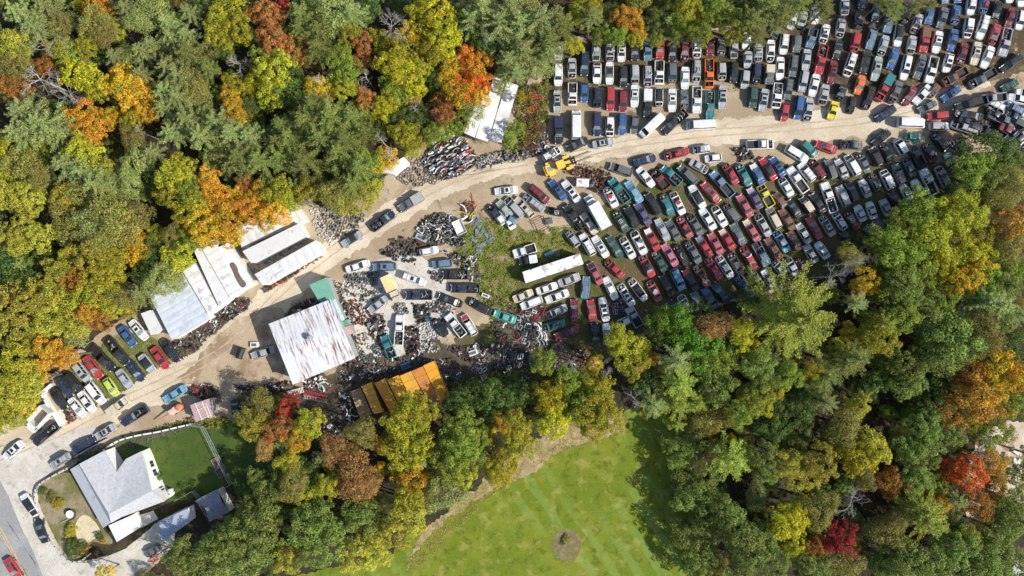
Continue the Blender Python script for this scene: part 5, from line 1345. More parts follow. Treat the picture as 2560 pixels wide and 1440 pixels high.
scatter([(1312,222),(1352,218),(1352,292),(1308,292)], 24, [('steel_frame', 'rusty', 3), ('steel_frame', 'orange', 1)], 'in the rusty stack under the bushes', .9, ang=.2, tilt=.3, sizes=(.8, 1.1), mind=4)
scatter([(1300,296),(1355,290),(1366,340),(1358,385),(1290,392),(1275,380),(1310,340)], 70, [('exhaust_pipe', 'rusty', 3), ('steel_frame', 'rusty', .3)], 'in the brushy rusty pipe pile', .8, tilt=.5, sizes=(.8, 1.5), mind=3)
scatter([(1215,385),(1300,372),(1345,378),(1320,395),(1240,412),(1195,425),(1190,400)], 70, [('steel_frame', 'silver', 1), ('bumper', 'silver', 1), ('engine_block', 'aluminium', 1), ('exhaust_pipe', 'aluminium', 1)], 'in the strip of frames beside the lane', .5, tilt=.5, sizes=(.7, 1))
scatter([(1335,340),(1372,335),(1372,372),(1340,380)], 12, [('steel_frame', 'silver', 1), ('car_door', 'white', 1), ('bumper', 'black', 1)], 'left of the black pickup by the lane', .5, tilt=.5)
DR = [('car_door', 'black', 3), ('car_door', 'grey', 1.5), ('car_door', 'white', 1), ('car_door', 'maroon', .6), ('car_door', 'green', .5)]
scatter([(1292,795),(1336,790),(1345,840),(1318,860),(1292,840)], 42, DR, 'in the dark stacked rows', .9, ang=1.3, tilt=.5, mind=4)
scatter([(1300,768),(1345,758),(1368,772),(1362,800),(1325,800),(1302,790)], 22, [('car_door', 'maroon', 2), ('car_door', 'white', 1), ('car_door', 'red', .8), ('car_door', 'black', 1)], 'in the maroon stack below the silver wagon', .7, ang=-.3, tilt=.4, mind=4)
scatter([(1332,808),(1352,812),(1372,850),(1345,858)], 24, [('bumper', 'silver', 1), ('bumper', 'white', 1)], 'in the pale bundle beside the stacked doors', .5, ang=-1.0, tilt=.3)
scatter([(1525,755),(1560,752),(1562,790),(1530,795)], 18, [('car_door', 'silver', 1), ('car_door', 'maroon', .6), ('car_door', 'black', 1)], 'in the stack right of the white sunroof sedan', .6, ang=1.5, tilt=.4, mind=4)
scatter([(1258,880),(1310,862),(1318,912),(1270,920)], 24, DR, 'in the rows at the dark end of the yard', .8, ang=1.4, tilt=.4, mind=4)
scatter([(1158,880),(1190,862),(1212,870),(1200,895),(1165,900)], 18, DR, 'near the white van roof panel', .6, tilt=.5, mind=4)
scatter([(1090,905),(1125,900),(1150,930),(1172,960),(1150,985),(1110,950)], 30, DR + [('car_door', 'teal', .3)], 'strewn right of the orange containers', .5, tilt=.5, mind=5)
scatter([(1185,905),(1212,898),(1212,965),(1190,968)], 12, [('car_door', 'green', 1), ('car_door', 'red', 1), ('car_door', 'white', 1)], 'in the short line at the wood edge', .4, tilt=.4, mind=5)
MX = [('bumper', 'black', 2), ('engine_block', 'greasy', 2), ('bumper', 'white', 1), ('car_door', 'black', 1), ('engine_block', 'aluminium', 1), ('exhaust_pipe', 'rusty', .8), ('wheel_rim', 'pale', .6), ('hood_panel', 'grey', .4), ('metal_cabinet', 'white', .3)]
scatter([(590,962),(650,965),(735,948),(735,968),(660,985),(600,985)], 34, MX, 'in the dark row along the lower lane', .5, tilt=.6, sizes=(.6, 1))
scatter([(755,940),(800,925),(830,960),(815,978),(765,975)], 34, [('bumper', 'white', 3), ('car_seat', 'silver', 1), ('metal_cabinet', 'white', 1), ('engine_block', 'aluminium', 1), ('bumper', 'grey', 1)], 'in the pale pile below the garage', .7, tilt=.7, sizes=(.6, 1))
scatter([(845,910),(900,895),(1000,895),(1060,885),(1050,905),(960,940),(900,950),(850,975)], 80, MX + T, 'in the dark scrap field above the containers', .5, tilt=.6, sizes=(.6, 1))
scatter([(848,985),(872,980),(885,1030),(900,1060),(880,1065),(855,1030)], 30, [('car_seat', 'greasy', 2), ('car_seat', 'silver', 1), ('bumper', 'white', 1)], 'in the row left of the timber deck', .4, tilt=.4, mind=5)
scatter([(925,790),(958,786),(966,845),(940,858),(922,830)], 34, MX + [('bumper', 'blue', .5)], 'in the clutter left of the white pickup', .6, tilt=.6, sizes=(.6, 1))
scatter([(1008,820),(1045,815),(1052,880),(1015,888)], 40, [('engine_block', 'rusty', 3), ('engine_block', 'greasy', 2), ('bumper', 'white', .3)], 'in the brown heap right of the white pickup', .7, tilt=.6, sizes=(.6, 1))
scatter([(1032,760),(1070,765),(1078,800),(1040,808)], 30, [('car_door', 'teal', 1), ('car_door', 'blue', 1), ('bumper', 'black', 1), ('metal_cabinet', 'white', .6), ('engine_block', 'greasy', 1)], 'in the blue and teal clutter above the rims', .6, tilt=.6, sizes=(.6, .9))
scatter([(1060,795),(1115,800),(1118,850),(1100,812)], 18, MX, 'between the rims and black wreck', .4, tilt=.6, sizes=(.6, 1))
scatter([(838,745),(862,745),(880,800),(890,860),(905,905),(892,905),(868,830)], 36, MX + [('metal_cabinet', 'white', 1)], 'along the right wall of the garage', .4, tilt=.5, sizes=(.6, 1))
scatter([(1110,630),(1185,640),(1180,680),(1140,660)], 26, MX + [('metal_cabinet', 'white', 1), ('exhaust_pipe', 'rusty', 1)], 'between the silver pile and the weeds', .4, tilt=.5, sizes=(.6, 1))
scatter([(1120,870),(1250,860),(1290,900),(1270,935),(1180,905)], 40, DR + MX, 'over the dark ground above the tree belt', .4, tilt=.5, sizes=(.7, 1), mind=6)
scatter([(1060,905),(1092,905),(1100,940),(1110,1000),(1130,1010),(1098,935)], 26, DR, 'along the side of the bright orange container', .5, tilt=.5, mind=4)
scatter([(808,1045),(850,1035),(862,1095),(815,1100)], 24, MX, 'in the pile between the trees', .5, tilt=.6, sizes=(.6, 1))
scatter([(468,968),(520,960),(552,985),(548,1010),(470,985)], 34, MX + [('bumper', 'red', 1)], 'around the dusty pink shed', .5, tilt=.6, sizes=(.6, 1))
scatter([(530,780),(560,762),(600,745),(625,750),(612,778),(570,800),(540,830),(500,850),(470,850),(480,825)], 56, MX + [('metal_cabinet', 'white', 2), ('steel_frame', 'rusty', 1.5), ('bumper', 'red', .6)], 'in the clutter at the open ends of the trailers', .5, tilt=.5, sizes=(.6, 1))
scatter([(660,716),(710,690),(760,655),(800,632),(804,640),(762,668),(712,704),(668,730)], 40, [('engine_block', 'rusty', 2), ('bumper', 'red', 1), ('metal_cabinet', 'white', 1.4), ('bumper', 'orange', .6), ('bumper', 'black', 1)], 'along the lane side of the clean white trailer', .4, tilt=.5, sizes=(.5, .9))
scatter([(400,862),(470,845),(520,830),(500,870),(450,900),(440,880)], 18, MX, 'in front of the wide shed', .3, tilt=.5, sizes=(.6, 1))
scatter([(162,1030),(185,1020),(195,1050),(170,1058)], 10, [('engine_block', 'rusty', 1), ('bumper', 'red', 1), ('bumper', 'white', .5)], 'at the end of the white boundary wall', .3, tilt=.5, sizes=(.6, .9))
scatter([(780,790),(840,770),(790,745),(740,760),(715,790)], 22, MX, 'in the shade above the garage roof', .4, tilt=.5)
scatter([(1832,372),(1868,368),(1885,395),(1850,402)], 24, MX + [('bumper', 'red', .6)], 'in the wreckage beside the white pickup', .6, tilt=.7, sizes=(.6, 1), mind=4)
scatter([(2378,350),(2412,345),(2412,385),(2380,380)], 22, [('bumper', 'silver', 1), ('engine_block', 'aluminium', 1), ('bumper', 'black', 1), ('bumper', 'white', 1)], 'in the scrap at the far corner of the lot', .6, tilt=.7, sizes=(.6, 1), mind=4)
scatter([(2390,300),(2480,290),(2550,340),(2500,370),(2420,340)], 30, MX, 'under the heap of cars', .6, tilt=.7)
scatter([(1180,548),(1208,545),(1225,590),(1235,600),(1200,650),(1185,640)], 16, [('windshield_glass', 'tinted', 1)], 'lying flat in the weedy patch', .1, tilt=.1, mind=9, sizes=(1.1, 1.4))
scatter([(1140,650),(1190,640),(1200,700),(1170,700)], 12, [('bumper', 'white', 1), ('bumper', 'silver', 1), ('exhaust_pipe', 'rusty', 1)], 'at the left edge of the weeds', .2, tilt=.3, mind=7)
scatter([(1150,510),(1185,500),(1185,545),(1160,560)], 12, [('exhaust_pipe', 'orange', 2), ('exhaust_pipe', 'yellow', 1), ('bumper', 'white', 1)], 'beside the burnt earth by the lane', .3, tilt=.3, mind=5, sizes=(1, 1.6))
scatter([(1290,985),(1215,730),(1480,905),(1380,930)], 12, [('bumper', 'red', 1), ('bumper', 'white', 1)], 'scattered on the dark soil', .2, tilt=.3, mind=10)
scatter([(1640,640),(1500,880),(1700,640),(1900,480),(2050,560),(2100,480),(1550,480)], 26, [('bumper', 'black', 1), ('wheel_rim', 'rusty', 1), ('engine_block', 'rusty', 1), ('bumper', 'white', .6)], 'loose between rows of the lower lot', .1, tilt=.2, mind=14, sizes=(.6, .9))

# small uncountable scraps lying between the larger parts
def debris():
    r = random.Random(77); cols = [dark_m, rust_m, alu_m, JC['white'], JC['grey'], flat('dirt_clod', (.10,.075,.05), .9), JC['red'], JC['blue']]; mb = MB()
    for P, k0, tilt in PILES:
        if tilt <= .21 or k0 == 'windshield_glass': continue
        xs = [p[0] for p in P]; ys = [p[1] for p in P]; A = (max(xs) - min(xs)) * (max(ys) - min(ys)); n = int(A * (.006 if k0 in ('tyre', 'wheel_rim') else .055)); cx = sum(xs) / len(xs); cy = sum(ys) / len(ys)
        for _ in range(n):
            x = r.uniform(min(xs) - 5, max(xs) + 5); y = r.uniform(min(ys) - 5, max(ys) + 5)
            if not inpoly(cx + (x - cx) * .88, cy + (y - cy) * .88, P): continue
            p = at(x, y); s = r.uniform(.1, .42); m = r.choices(range(8), [8, 3, 1.5, .8, 2, 7, .15, .15])[0] if k0 not in ('tyre',) else r.choices([0, 1, 5], [6, 1, 4])[0]
            mb.box((p.x, p.y, .09 + r.random() * .2), (s * 1.6, s * r.uniform(.2, .8), s * .35), m, rz=r.uniform(0, 3.1), rx=r.uniform(-.5, .5), ry=r.uniform(-.3, .3), top=r.uniform(.4, 1))
    o = meshobj('scrap_debris', mb.mesh('scrap_debris'), cols); tag(o, 'small broken scrap and dirt lying among the parts piles', 'debris', kind='stuff')
debris()
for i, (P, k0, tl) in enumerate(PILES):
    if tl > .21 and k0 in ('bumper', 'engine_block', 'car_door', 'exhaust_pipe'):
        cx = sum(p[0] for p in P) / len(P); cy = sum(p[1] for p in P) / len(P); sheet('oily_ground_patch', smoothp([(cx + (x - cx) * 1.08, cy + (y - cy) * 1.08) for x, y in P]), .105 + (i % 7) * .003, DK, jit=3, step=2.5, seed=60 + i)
# ---------------------------------------------------------------- plants
def leaves_mesh(name, P, Nn, S, asp=1.0):
    """quads: centres P, normals Nn, half sizes S"""
    n = len(P); up = RNG.normal(size=(n, 3)); T1 = np.cross(Nn, up); T1 /= np.linalg.norm(T1, axis=1)[:, None] + 1e-9; T2 = np.cross(Nn, T1); T2 /= np.linalg.norm(T2, axis=1)[:, None] + 1e-9
    a = T1 * S[:, None]; b = T2 * (S * asp)[:, None]
    V = np.empty((n, 4, 3)); V[:, 0] = P - a - b * .5; V[:, 1] = P + a * .2 - b; V[:, 2] = P + a + b * .5; V[:, 3] = P - a * .2 + b
    me = bpy.data.meshes.new(name); me.vertices.add(n * 4); me.vertices.foreach_set('co', V.reshape(-1)); me.loops.add(n * 4); me.loops.foreach_set('vertex_index', np.arange(n * 4, dtype=np.int32))
    me.polygons.add(n); me.polygons.foreach_set('loop_start', np.arange(0, n * 4, 4, dtype=np.int32)); me.polygons.foreach_set('loop_total', np.full(n, 4, dtype=np.int32)); me.update(calc_edges=True); return me
def unit(v): return v / (np.linalg.norm(v, axis=1)[:, None] + 1e-9)
def decid(seed, npuff=96, per=64, loose=0.):
    r = np.random.default_rng(seed); Ps = []; Ns = []; Ss = []
    ph = r.uniform(0, 6.28); k = r.integers(2, 5)
    for i in range(npuff):
        th = i * 2.399 + r.uniform(-.4, .4); zz = (i + .5) / npuff; el = math.asin(min(.99, zz * 1.12 - .14 if zz * 1.12 - .14 > -1 else -1)); lob = 1 + .24 * math.sin(k * th + ph) + .12 * math.sin((k + 3) * th)
        d = np.array([math.cos(th) * math.cos(el), math.sin(th) * math.cos(el), math.sin(el)]); c = d * np.array([.86, .86, .74]) * lob * r.uniform(.72, 1.12); rr = r.uniform(.10, .20)
        m = int(per * (rr / .15) ** 2); u = unit(r.normal(size=(m * 2, 3))); keep = (u @ d + u[:, 2] * .7) > -.35; u = u[keep][:m]
        rad_ = rr * r.uniform(.7, 1.08 + loose, size=len(u)); sc2 = np.array([1.15, 1.15, .75]); Ps.append(c + u * rad_[:, None] * sc2); Ns.append(unit(u * .55 + np.array([0, 0, .45]) + r.normal(size=u.shape) * .42)); Ss.append(r.uniform(.019, .037, size=len(u)))
    P = np.concatenate(Ps); return leaves_mesh('crown', P, np.concatenate(Ns), np.concatenate(Ss), .8)
def pine(seed, big=False):
    """whorls of feathery fronds: every frond is an axis with paired twigs of needle sprays"""
    r = np.random.default_rng(seed); C = []; A = []; B = []
    nw = 6 if not big else 8
    for w_ in range(nw):
        t = w_ / (nw - 1); z = 1.0 - 1.25 * t; Lr = .24 + .80 * (t ** .7); nb = int(5 + 3 * t) + (3 if big else 0); a0 = r.uniform(0, 6.28)
        for b in range(nb):
            a = a0 + 6.283 * b / nb + r.uniform(-.3, .3); L = Lr * r.uniform(.62, 1.18); ax = np.array([math.cos(a), math.sin(a), 0]); sd = np.array([-math.sin(a), math.cos(a), 0]); nt_ = int(5 + 9 * L) + (5 if big else 0); cv = r.uniform(-.18, .18)
            for k in range(nt_):
                f = (k + .8) / nt_; base = ax * L * f + sd * cv * L * f * f + np.array([0, 0, z + (.05 - .17 * f + .13 * f * f) * 1.0])
                for s in (-1, 1, 0):
                    tw = (.05 + .20 * L * math.sin(min(1, f * 1.15) * 2.6)) * r.uniform(.6, 1.1) * (.62 if big else 1); d = ax * .75 + sd * s * (.8 if s else 0) + np.array([0, 0, .16]); d = d / np.linalg.norm(d)
                    for j in range(4 if not big else 11):
                        c = base + d * tw * (j + .5) / (4 if not big else 11) + r.normal(size=3) * .010; dd = d + r.normal(size=3) * .38; dd /= np.linalg.norm(dd); nn = np.array([.1, -.05, .85]) + r.normal(size=3) * .34; bb = np.cross(nn, dd); bb /= np.linalg.norm(bb) + 1e-9
                        C.append(c); A.append(dd * r.uniform(.028, .048) * (.42 if big else 1)); B.append(bb * r.uniform(.011, .02) * (.5 if big else 1))
    C = np.array(C); A = np.array(A); B = np.array(B); n = len(C); V = np.empty((n, 4, 3)); V[:, 0] = C - A; V[:, 1] = C - A * .1 - B; V[:, 2] = C + A; V[:, 3] = C - A * .1 + B
    me = bpy.data.meshes.new('crown'); me.vertices.add(n * 4); me.vertices.foreach_set('co', V.reshape(-1)); me.loops.add(n * 4); me.loops.foreach_set('vertex_index', np.arange(n * 4, dtype=np.int32))
    me.polygons.add(n); me.polygons.foreach_set('loop_start', np.arange(0, n * 4, 4, dtype=np.int32)); me.polygons.foreach_set('loop_total', np.full(n, 4, dtype=np.int32)); me.update(calc_edges=True); return me
def bare(seed):
    r = random.Random(seed); mb = MB()
    def grow(p, d, L, rr, dep):
        q = p + d * L; mid = p + d * L * .5 + Vector((r.gauss(0, 1), r.gauss(0, 1), r.gauss(0, 1))) * L * .05; mb.tube([p, mid, q], [rr, rr * .85, rr * .65], 4 if dep else 5, cap=False)
        if dep >= 4: return
        for k in range(r.choice([2, 3, 3, 4]) if dep else 7):
            nd = (d + Vector((r.gauss(0, 1), r.gauss(0, 1), r.gauss(.1, .5))).normalized() * (.75 if dep else 1.2)).normalized(); s = q if k < 2 else p.lerp(q, r.uniform(.4, .95)); grow(s, nd, L * r.uniform(.6, .85), rr * .62, dep + 1)
    grow(Vector((0, 0, -.2)), Vector((0, 0, 1)), .42, .018, 0); return mb.mesh('branches')
def trunk_m(seed):
    r = random.Random(seed); mb = MB(); mb.tube([(0, 0, 0), (.01, .01, .35), (-.01, .015, .7), (.01, 0, 1.0)], [.045, .032, .024, .01], 7)
    for k in range(7):
        a = k * 2.4 + r.uniform(-.3, .3); z = .5 + .06 * k; mb.tube([(0, 0, z), (math.cos(a) * .09, math.sin(a) * .09, z + .08), (math.cos(a) * .2, math.sin(a) * .2, z + .13)], [.013, .009, .004], 4)
    return mb.mesh('trunk')
DEC = [decid(100 + i) for i in range(9)] + [decid(120 + i, 115, 50, .4) for i in range(3)]
PIN = [pine(200 + i) for i in range(5)]; PBIG = pine(300, True); BAR = [bare(400 + i) for i in range(5)]; TRK = [trunk_m(i) for i in range(3)]
bark = flat('bark', (.12,.095,.075), .9, var=.4, scale=6); bark_pale = flat('bark_pale', (.40,.37,.34), .9, var=.25, scale=6)
LM = dict(
 p=leafmat('pine_grey_green', [(.21,.255,.13), (.25,.28,.14), (.15,.21,.12)]), q=leafmat('pine_olive', [(.145,.18,.065), (.18,.205,.075), (.11,.15,.055)]),
 Q=leafmat('pine_bright', [(.22,.28,.065), (.27,.32,.07), (.15,.21,.055)]), w=leafmat('pale_green_leaf', [(.20,.235,.11), (.24,.26,.12), (.15,.19,.085)]),
 g=leafmat('green_leaf', [(.15,.205,.04), (.20,.24,.045), (.11,.16,.035)]), G=leafmat('bright_green_leaf', [(.08,.19,.025), (.12,.22,.03), (.06,.14,.02)]),
 d=leafmat('dark_green_leaf', [(.06,.11,.035), (.08,.125,.04), (.10,.12,.035)]), e=leafmat('grey_oak_leaf', [(.135,.19,.06), (.175,.22,.07), (.10,.15,.05)]),
 y=leafmat('yellow_green_leaf', [(.24,.25,.03), (.31,.28,.03), (.16,.20,.03)]), Y=leafmat('yellow_leaf', [(.30,.29,.02), (.37,.32,.03), (.16,.20,.02)]),
 k=leafmat('golden_olive_leaf', [(.26,.25,.05), (.31,.275,.055), (.18,.21,.04)]), O=leafmat('golden_orange_leaf', [(.46,.25,.03), (.38,.29,.03), (.19,.21,.03)]),
 o=leafmat('orange_leaf', [(.52,.20,.035), (.44,.27,.04), (.25,.22,.03)]), r=leafmat('red_leaf', [(.50,.05,.025), (.46,.17,.03), (.36,.22,.03)]),
 m=leafmat('crimson_leaf', [(.26,.03,.03), (.32,.06,.045), (.18,.03,.02)]), s=leafmat('salmon_leaf', [(.34,.12,.06), (.38,.19,.08), (.20,.18,.05)]),
 n=leafmat('rust_leaf', [(.28,.12,.035), (.34,.18,.04), (.18,.13,.03)]), b=leafmat('brown_olive_leaf', [(.18,.17,.06), (.22,.19,.08), (.14,.17,.05)]), t=leafmat('tan_leaf', [(.34,.20,.10), (.28,.17,.08), (.22,.18,.07)]))
TN = dict(p=('pine_tree', 'grey-green pine'), q=('pine_tree', 'olive green pine'), Q=('pine_tree', 'bright green pine'), w=('willow_tree', 'pale feathery tree'), g=('broadleaf_tree', 'mid green tree'), G=('broadleaf_tree', 'vivid green tree'),
 d=('broadleaf_tree', 'dark green tree'), e=('oak_tree', 'dull green oak'), y=('maple_tree', 'yellow-green maple'), Y=('maple_tree', 'bright yellow maple'), k=('oak_tree', 'golden olive oak'), O=('maple_tree', 'golden orange maple'),
 o=('maple_tree', 'orange maple'), r=('maple_tree', 'bright red maple'), m=('maple_tree', 'crimson maple'), s=('maple_tree', 'salmon red maple'), n=('oak_tree', 'rust coloured oak'), b=('oak_tree', 'brownish olive oak'), t=('oak_tree', 'tan brown oak'), B=('bare_tree', 'bare grey-branched tree'))
def wood(x, y):
    if x > 1560 and y > 560: return 'lower right woods'
    if y > 900 and x > 560: return 'tree belt above the lawn'
    if y > 1180: return 'oaks below the house'
    if x > 1270: return 'tree line above the upper lot'
    if x > 640: return 'upper middle woods'
    if y > 640: return 'left woods by the entrance lot'
    return 'upper left woods'
TP = []
def tree(k, x, y, r, fill=False):
    rn = random.Random(int(x * 7919 + y * 104729)); R = r * K0 * .97
    top = (6.5 + 1.15 * R + rn.uniform(-1, 1.6)) * (.62 if fill else 1)
    if k == 'd': top *= .82
    if k in 'pqQ': top += 2.2
    if k == 'B': top += 1.5
    if R > 8: top = 19
    if 1640 < x < 1800 and y > 980: top *= .66
    if R < 2.0: top *= .8
    pineq = k in 'pqQ'; th = min(top * .8, R * (1.55 if pineq else 1.35)); hc = top - th * .45
    # crowns near the edge of buildings stay above them
    p = at(x, y, hc); nm, sh = TN[k]; root = empty(nm, (p.x, p.y, 0), rn.uniform(0, 6.28)); f = Vector((R * rn.uniform(.93, 1.07), R * rn.uniform(.93, 1.07), 1))
    if k == 'B':
        o = meshobj('branches', BAR[rn.randrange(5)], bark_pale, root, (0, 0, hc - R * .5), 0, (R * 1.02, R * 1.02, R * .95)); trh = hc - R * .5
        o.rotation_euler = (rn.uniform(-.35, .35), rn.uniform(-.35, .35), 0)
    elif pineq:
        meshobj('crown', PBIG if R > 8 else PIN[rn.randrange(5)], LM[k], root, (0, 0, top - th * .74), 0, (f.x, f.y, th * .74 / 1.0)); trh = top * .9
    else:
        j = rn.randrange(8) if k not in 'wtb' else 9 + rn.randrange(3)
        meshobj('crown', DEC[j], LM[k], root, (0, 0, top - th * .72), 0, (f.x, f.y, th * .72 / .82)); trh = top * .85
    meshobj('trunk', TRK[rn.randrange(3)], bark_pale if k == 'B' else bark, root, (0, 0, 0), 0, (trh * (.4 if k == 'B' else .75),) * 2 + (trh,))
    tag(root, None, nm.replace('_', ' '), 'trees in the ' + wood(x, y)); TP.append((x, y, r))
    size = ('small ' if r < 27 else 'large ' if r > 48 else '')
    ITEMS.append(dict(o=root, x=x, y=y, short=sh, pre=size, ext=[], zone=wood(x, y), fam='tree'))
for q in TREES.replace('\n', ';').split(';'):
    q = q.split()
    if len(q) == 4: tree(q[0], float(q[1]), float(q[2]), float(q[3]))
hand = list(TP); rf = random.Random(11); nfill = 0
HOUSE_ZONE = [(60,1060),(560,1000),(700,1150),(640,1260),(600,1330),(440,1400),(380,1440),(60,1440)]
tries = 0
while nfill < 300 and tries < 16000:
    tries += 1; x = rf.uniform(-70, 2630); y = rf.uniform(-60, 1500)
    if inpoly(x, y, YARD) or inpoly(x, y, LAWN) or inpoly(x, y, HOUSE_ZONE): continue
    if any((x - a) ** 2 + (y - b) ** 2 < (max(19, c * .60)) ** 2 for a, b, c in TP if abs(x - a) < 130): continue
    if any(inpoly(x + dx, y + dy, YARD) or inpoly(x + dx, y + dy, LAWN) for dx, dy in ((18, 0), (-18, 0), (0, 18), (0, -18))): continue
    if 1150 < x < 1310 and 180 < y < 370: continue
    near = min(hand, key=lambda t: (t[0] - x) ** 2 + (t[1] - y) ** 2); tree(rf.choice('ddeggwpbp'), x, y, rf.uniform(20, 36), True); nfill += 1
# undergrowth, weeds, grass tufts (stuff)
def stuff(name, label, polys, n, size, zmax, m, clump=.5):
    r = np.random.default_rng(n); pts = []
    rr = random.Random(n)
    areas = [max(1, (max(p[0] for p in P) - min(p[0] for p in P)) * (max(p[1] for p in P) - min(p[1] for p in P))) for P in polys]
    while len(pts) < n:
        P = rr.choices(polys, areas)[0]; x = rr.uniform(min(p[0] for p in P), max(p[0] for p in P)); y = rr.uniform(min(p[1] for p in P), max(p[1] for p in P))
        if not inpoly(x, y, P): continue
        g = noise.noise(Vector((x * .06, y * .06, 3))) + .5 * noise.noise(Vector((x * .2, y * .2, 8)))
        if g < rr.uniform(-.5, .35) * clump * 2: continue
        w_ = at(x, y, .2); pts.append((w_.x, w_.y, .05 + zmax * max(0, min(1, g + .5)) * rr.random()))
    P = np.array(pts); Nn = unit(r.normal(size=P.shape) * .6 + np.array([.0, 0, .8])); S = r.uniform(size * .5, size, size=len(P))
    o = meshobj(name, leaves_mesh(name, P, Nn, S, .7), m); tag(o, label, 'plants', kind='stuff'); return o
stuff('weeds', 'green and yellowing weeds growing in the patch between vehicles', [[(1130,640),(1150,575),(1200,540),(1290,560),(1320,580),(1430,560),(1445,620),(1380,650),(1300,680),(1300,740),(1270,800),(1230,800),(1200,760),(1185,700)]], 13000, .14, .6, leafmat('weed_leaf', [(.12,.20,.02), (.17,.21,.03), (.26,.20,.08)]))
stuff('grass', 'rough grass between rows of wrecked cars', [[(1400,620),(1450,540),(1560,500),(1640,420),(1760,420),(1900,480),(2050,560),(2090,690),(1900,730),(1720,770),(1610,830),(1500,905),(1330,925),(1180,900),(1300,700)], [(1350,160),(1420,100),(1560,85),(1900,100),(1900,230),(1500,230),(1360,250)], [(140,960),(200,890),(330,815),(440,885),(300,985),(180,1040)]], 26000, .12, .25, leafmat('grass_blade', [(.10,.15,.025), (.16,.16,.04), (.20,.16,.07)]))
stuff('undergrowth', 'brush along the edges of the yard and below trees', [[(1290,225),(1370,200),(1372,300),(1360,340),(1270,390),(1255,360),(1290,300)], [(480,1058),(560,1040),(600,1050),(540,1075)], [(590,985),(700,985),(740,1010),(700,1050),(620,1030)], [(1120,960),(1250,925),(1480,920),(1500,960),(1200,1010)], [(1060,345),(1180,325),(1160,345),(1075,380)], [(200,1150),(330,1085),(480,1045),(480,1055),(340,1085),(260,1115)], [(2330,560),(2420,480),(2430,400),(2560,380),(2560,420),(2400,560)]], 26000, .18, 1.0, leafmat('brush_leaf', [(.10,.15,.03), (.16,.17,.04), (.17,.11,.05)]))
stuff('grass_tufts', 'dry grass along the lawn edge', [[(1010,1440),(1040,1350),(1200,1210),(1400,1060),(1570,1030),(1560,1085),(1380,1140),(1230,1240),(1050,1420)]], 12000, .10, .12, leafmat('dry_blade', [(.38,.31,.17), (.28,.27,.10), (.30,.23,.12)]))
def bush(k, x, y, r, h, label, nm='shrub'):
    p = at(x, y, h * .6); root = empty(nm, (p.x, p.y, 0)); tag(root, label, 'shrub'); R = r * K0; meshobj('foliage', DEC[int(x) % 8], LM[k], root, (0, 0, h * .35), 0, (R, R, h * .75)); meshobj('stem', TRK[0], bark, root, (0, 0, 0), 0, (h, h, h * .6)); return root
bush('Y', 142, 1260, 15, 1.3, 'spiky yellow-green garden shrub near the kerb'); bush('Y', 176, 1326, 17, 1.3, 'yellow shrub beside the sand patch'); bush('d', 105, 1228, 11, 1.3, 'dark green shrub at the upper corner of the garden')
bush('b', 128, 1242, 14, .9, 'low brown shrub between the dark and yellow ones'); bush('d', 186, 1372, 26, 2.2, 'large dark shrub at the bottom of the garden'); bush('n', 206, 1376, 14, 1.6, 'reddish brown shrub beside the large dark one')
bush('d', 247, 1342, 10, 1.4, 'small dark shrub by the porch corner'); bush('n', 255, 1352, 8, 1.0, 'small red shrub by the porch corner'); bush('d', 398, 1193, 9, 2.0, 'dark shrub against the gable wall')
bush('b', 1416, 1350, 13, .7, 'low olive bush in the bare ring on the lawn'); p = at(1418, 1360, .8); db = empty('dead_bush', (p.x, p.y, 0)); tag(db, 'dead grey bush in the middle of the lawn ring', 'bush'); meshobj('branches', BAR[2], bark_pale, db, (0, 0, .35), 0, (1.7, 1.7, 1.2))
p = at(177, 1285, .6); u = empty('birdbath', (p.x, p.y, .09)); tag(u, 'white round garden ornament on dark soil in the front garden', 'ornament'); mb = MB(); mb.lathe([(.35, 0), (.15, .1), (.12, .6), (.5, .75), (.85, .85), (.8, .8), (.001, .72)], 14, 0); meshobj('bowl', mb.mesh('bw'), white_wall, u)
p = at(162, 1302, .6); mb = MB(); mb.tube([(-1.3, -.6, .1), (0, 0, .16), (1.2, .7, .12)], [.05, .09, .12], 6); o = meshobj('driftwood', mb.mesh('dw'), bark_pale, None, (p.x, p.y, .1)); tag(o, 'pale driftwood branch lying beside the white garden ornament', 'branch')
p = at(165, 1284, 0); sheet('soil_disc', [(178 + 14 * math.cos(i * .3), 1285 + 15 * math.sin(i * .3)) for i in range(21)], .11, g_dark, jit=1)
p = at(546, 1170, .4)
for i, (x, y) in enumerate(((540,1158), (550,1182))):
    P_ = at(x, y, .3); r_ = empty('raised_bed', (P_.x, P_.y, .06), rad(-63)); tag(r_, ('upper' if i == 0 else 'lower') + ' brown raised bed along the backyard fence', 'raised bed', 'raised beds'); mb = MB(); mb.box((0, 0, .12), (2.0, 1.3, .2)); meshobj('soil', mb.mesh('s'), flat('bed_soil', (.13,.085,.06), .9), r_)
    for c, d in (((0, .68, .15), (2.1, .06, .3)), ((0, -.68, .15), (2.1, .06, .3)), ((1.03, 0, .15), (.06, 1.3, .3)), ((-1.03, 0, .15), (.06, 1.3, .3))): mb = MB(); mb.box(c, d); meshobj('board', mb.mesh('b'), grey_wall, r_)
# stones of the bank
mb = MB(); r_ = random.Random(5)
for k in range(900):
    t = r_.random(); x = 195 + 290 * t; y = 1146 - 95 * t + (8 * math.sin(t * 3)) + r_.gauss(0, 7); p = at(x, y); s = r_.uniform(.1, .38); mb.box((p.x, p.y, s * .25), (s, s * r_.uniform(.6, 1), s * .6), 0, rz=r_.uniform(0, 3), rx=r_.uniform(-.3, .3), top=.6)
o = meshobj('rocks', mb.mesh('rocks'), flat('bank_stone', (.11,.095,.08), .9, var=.5)); tag(o, 'grey stones of the bank above the backyard', 'rocks', kind='stuff')
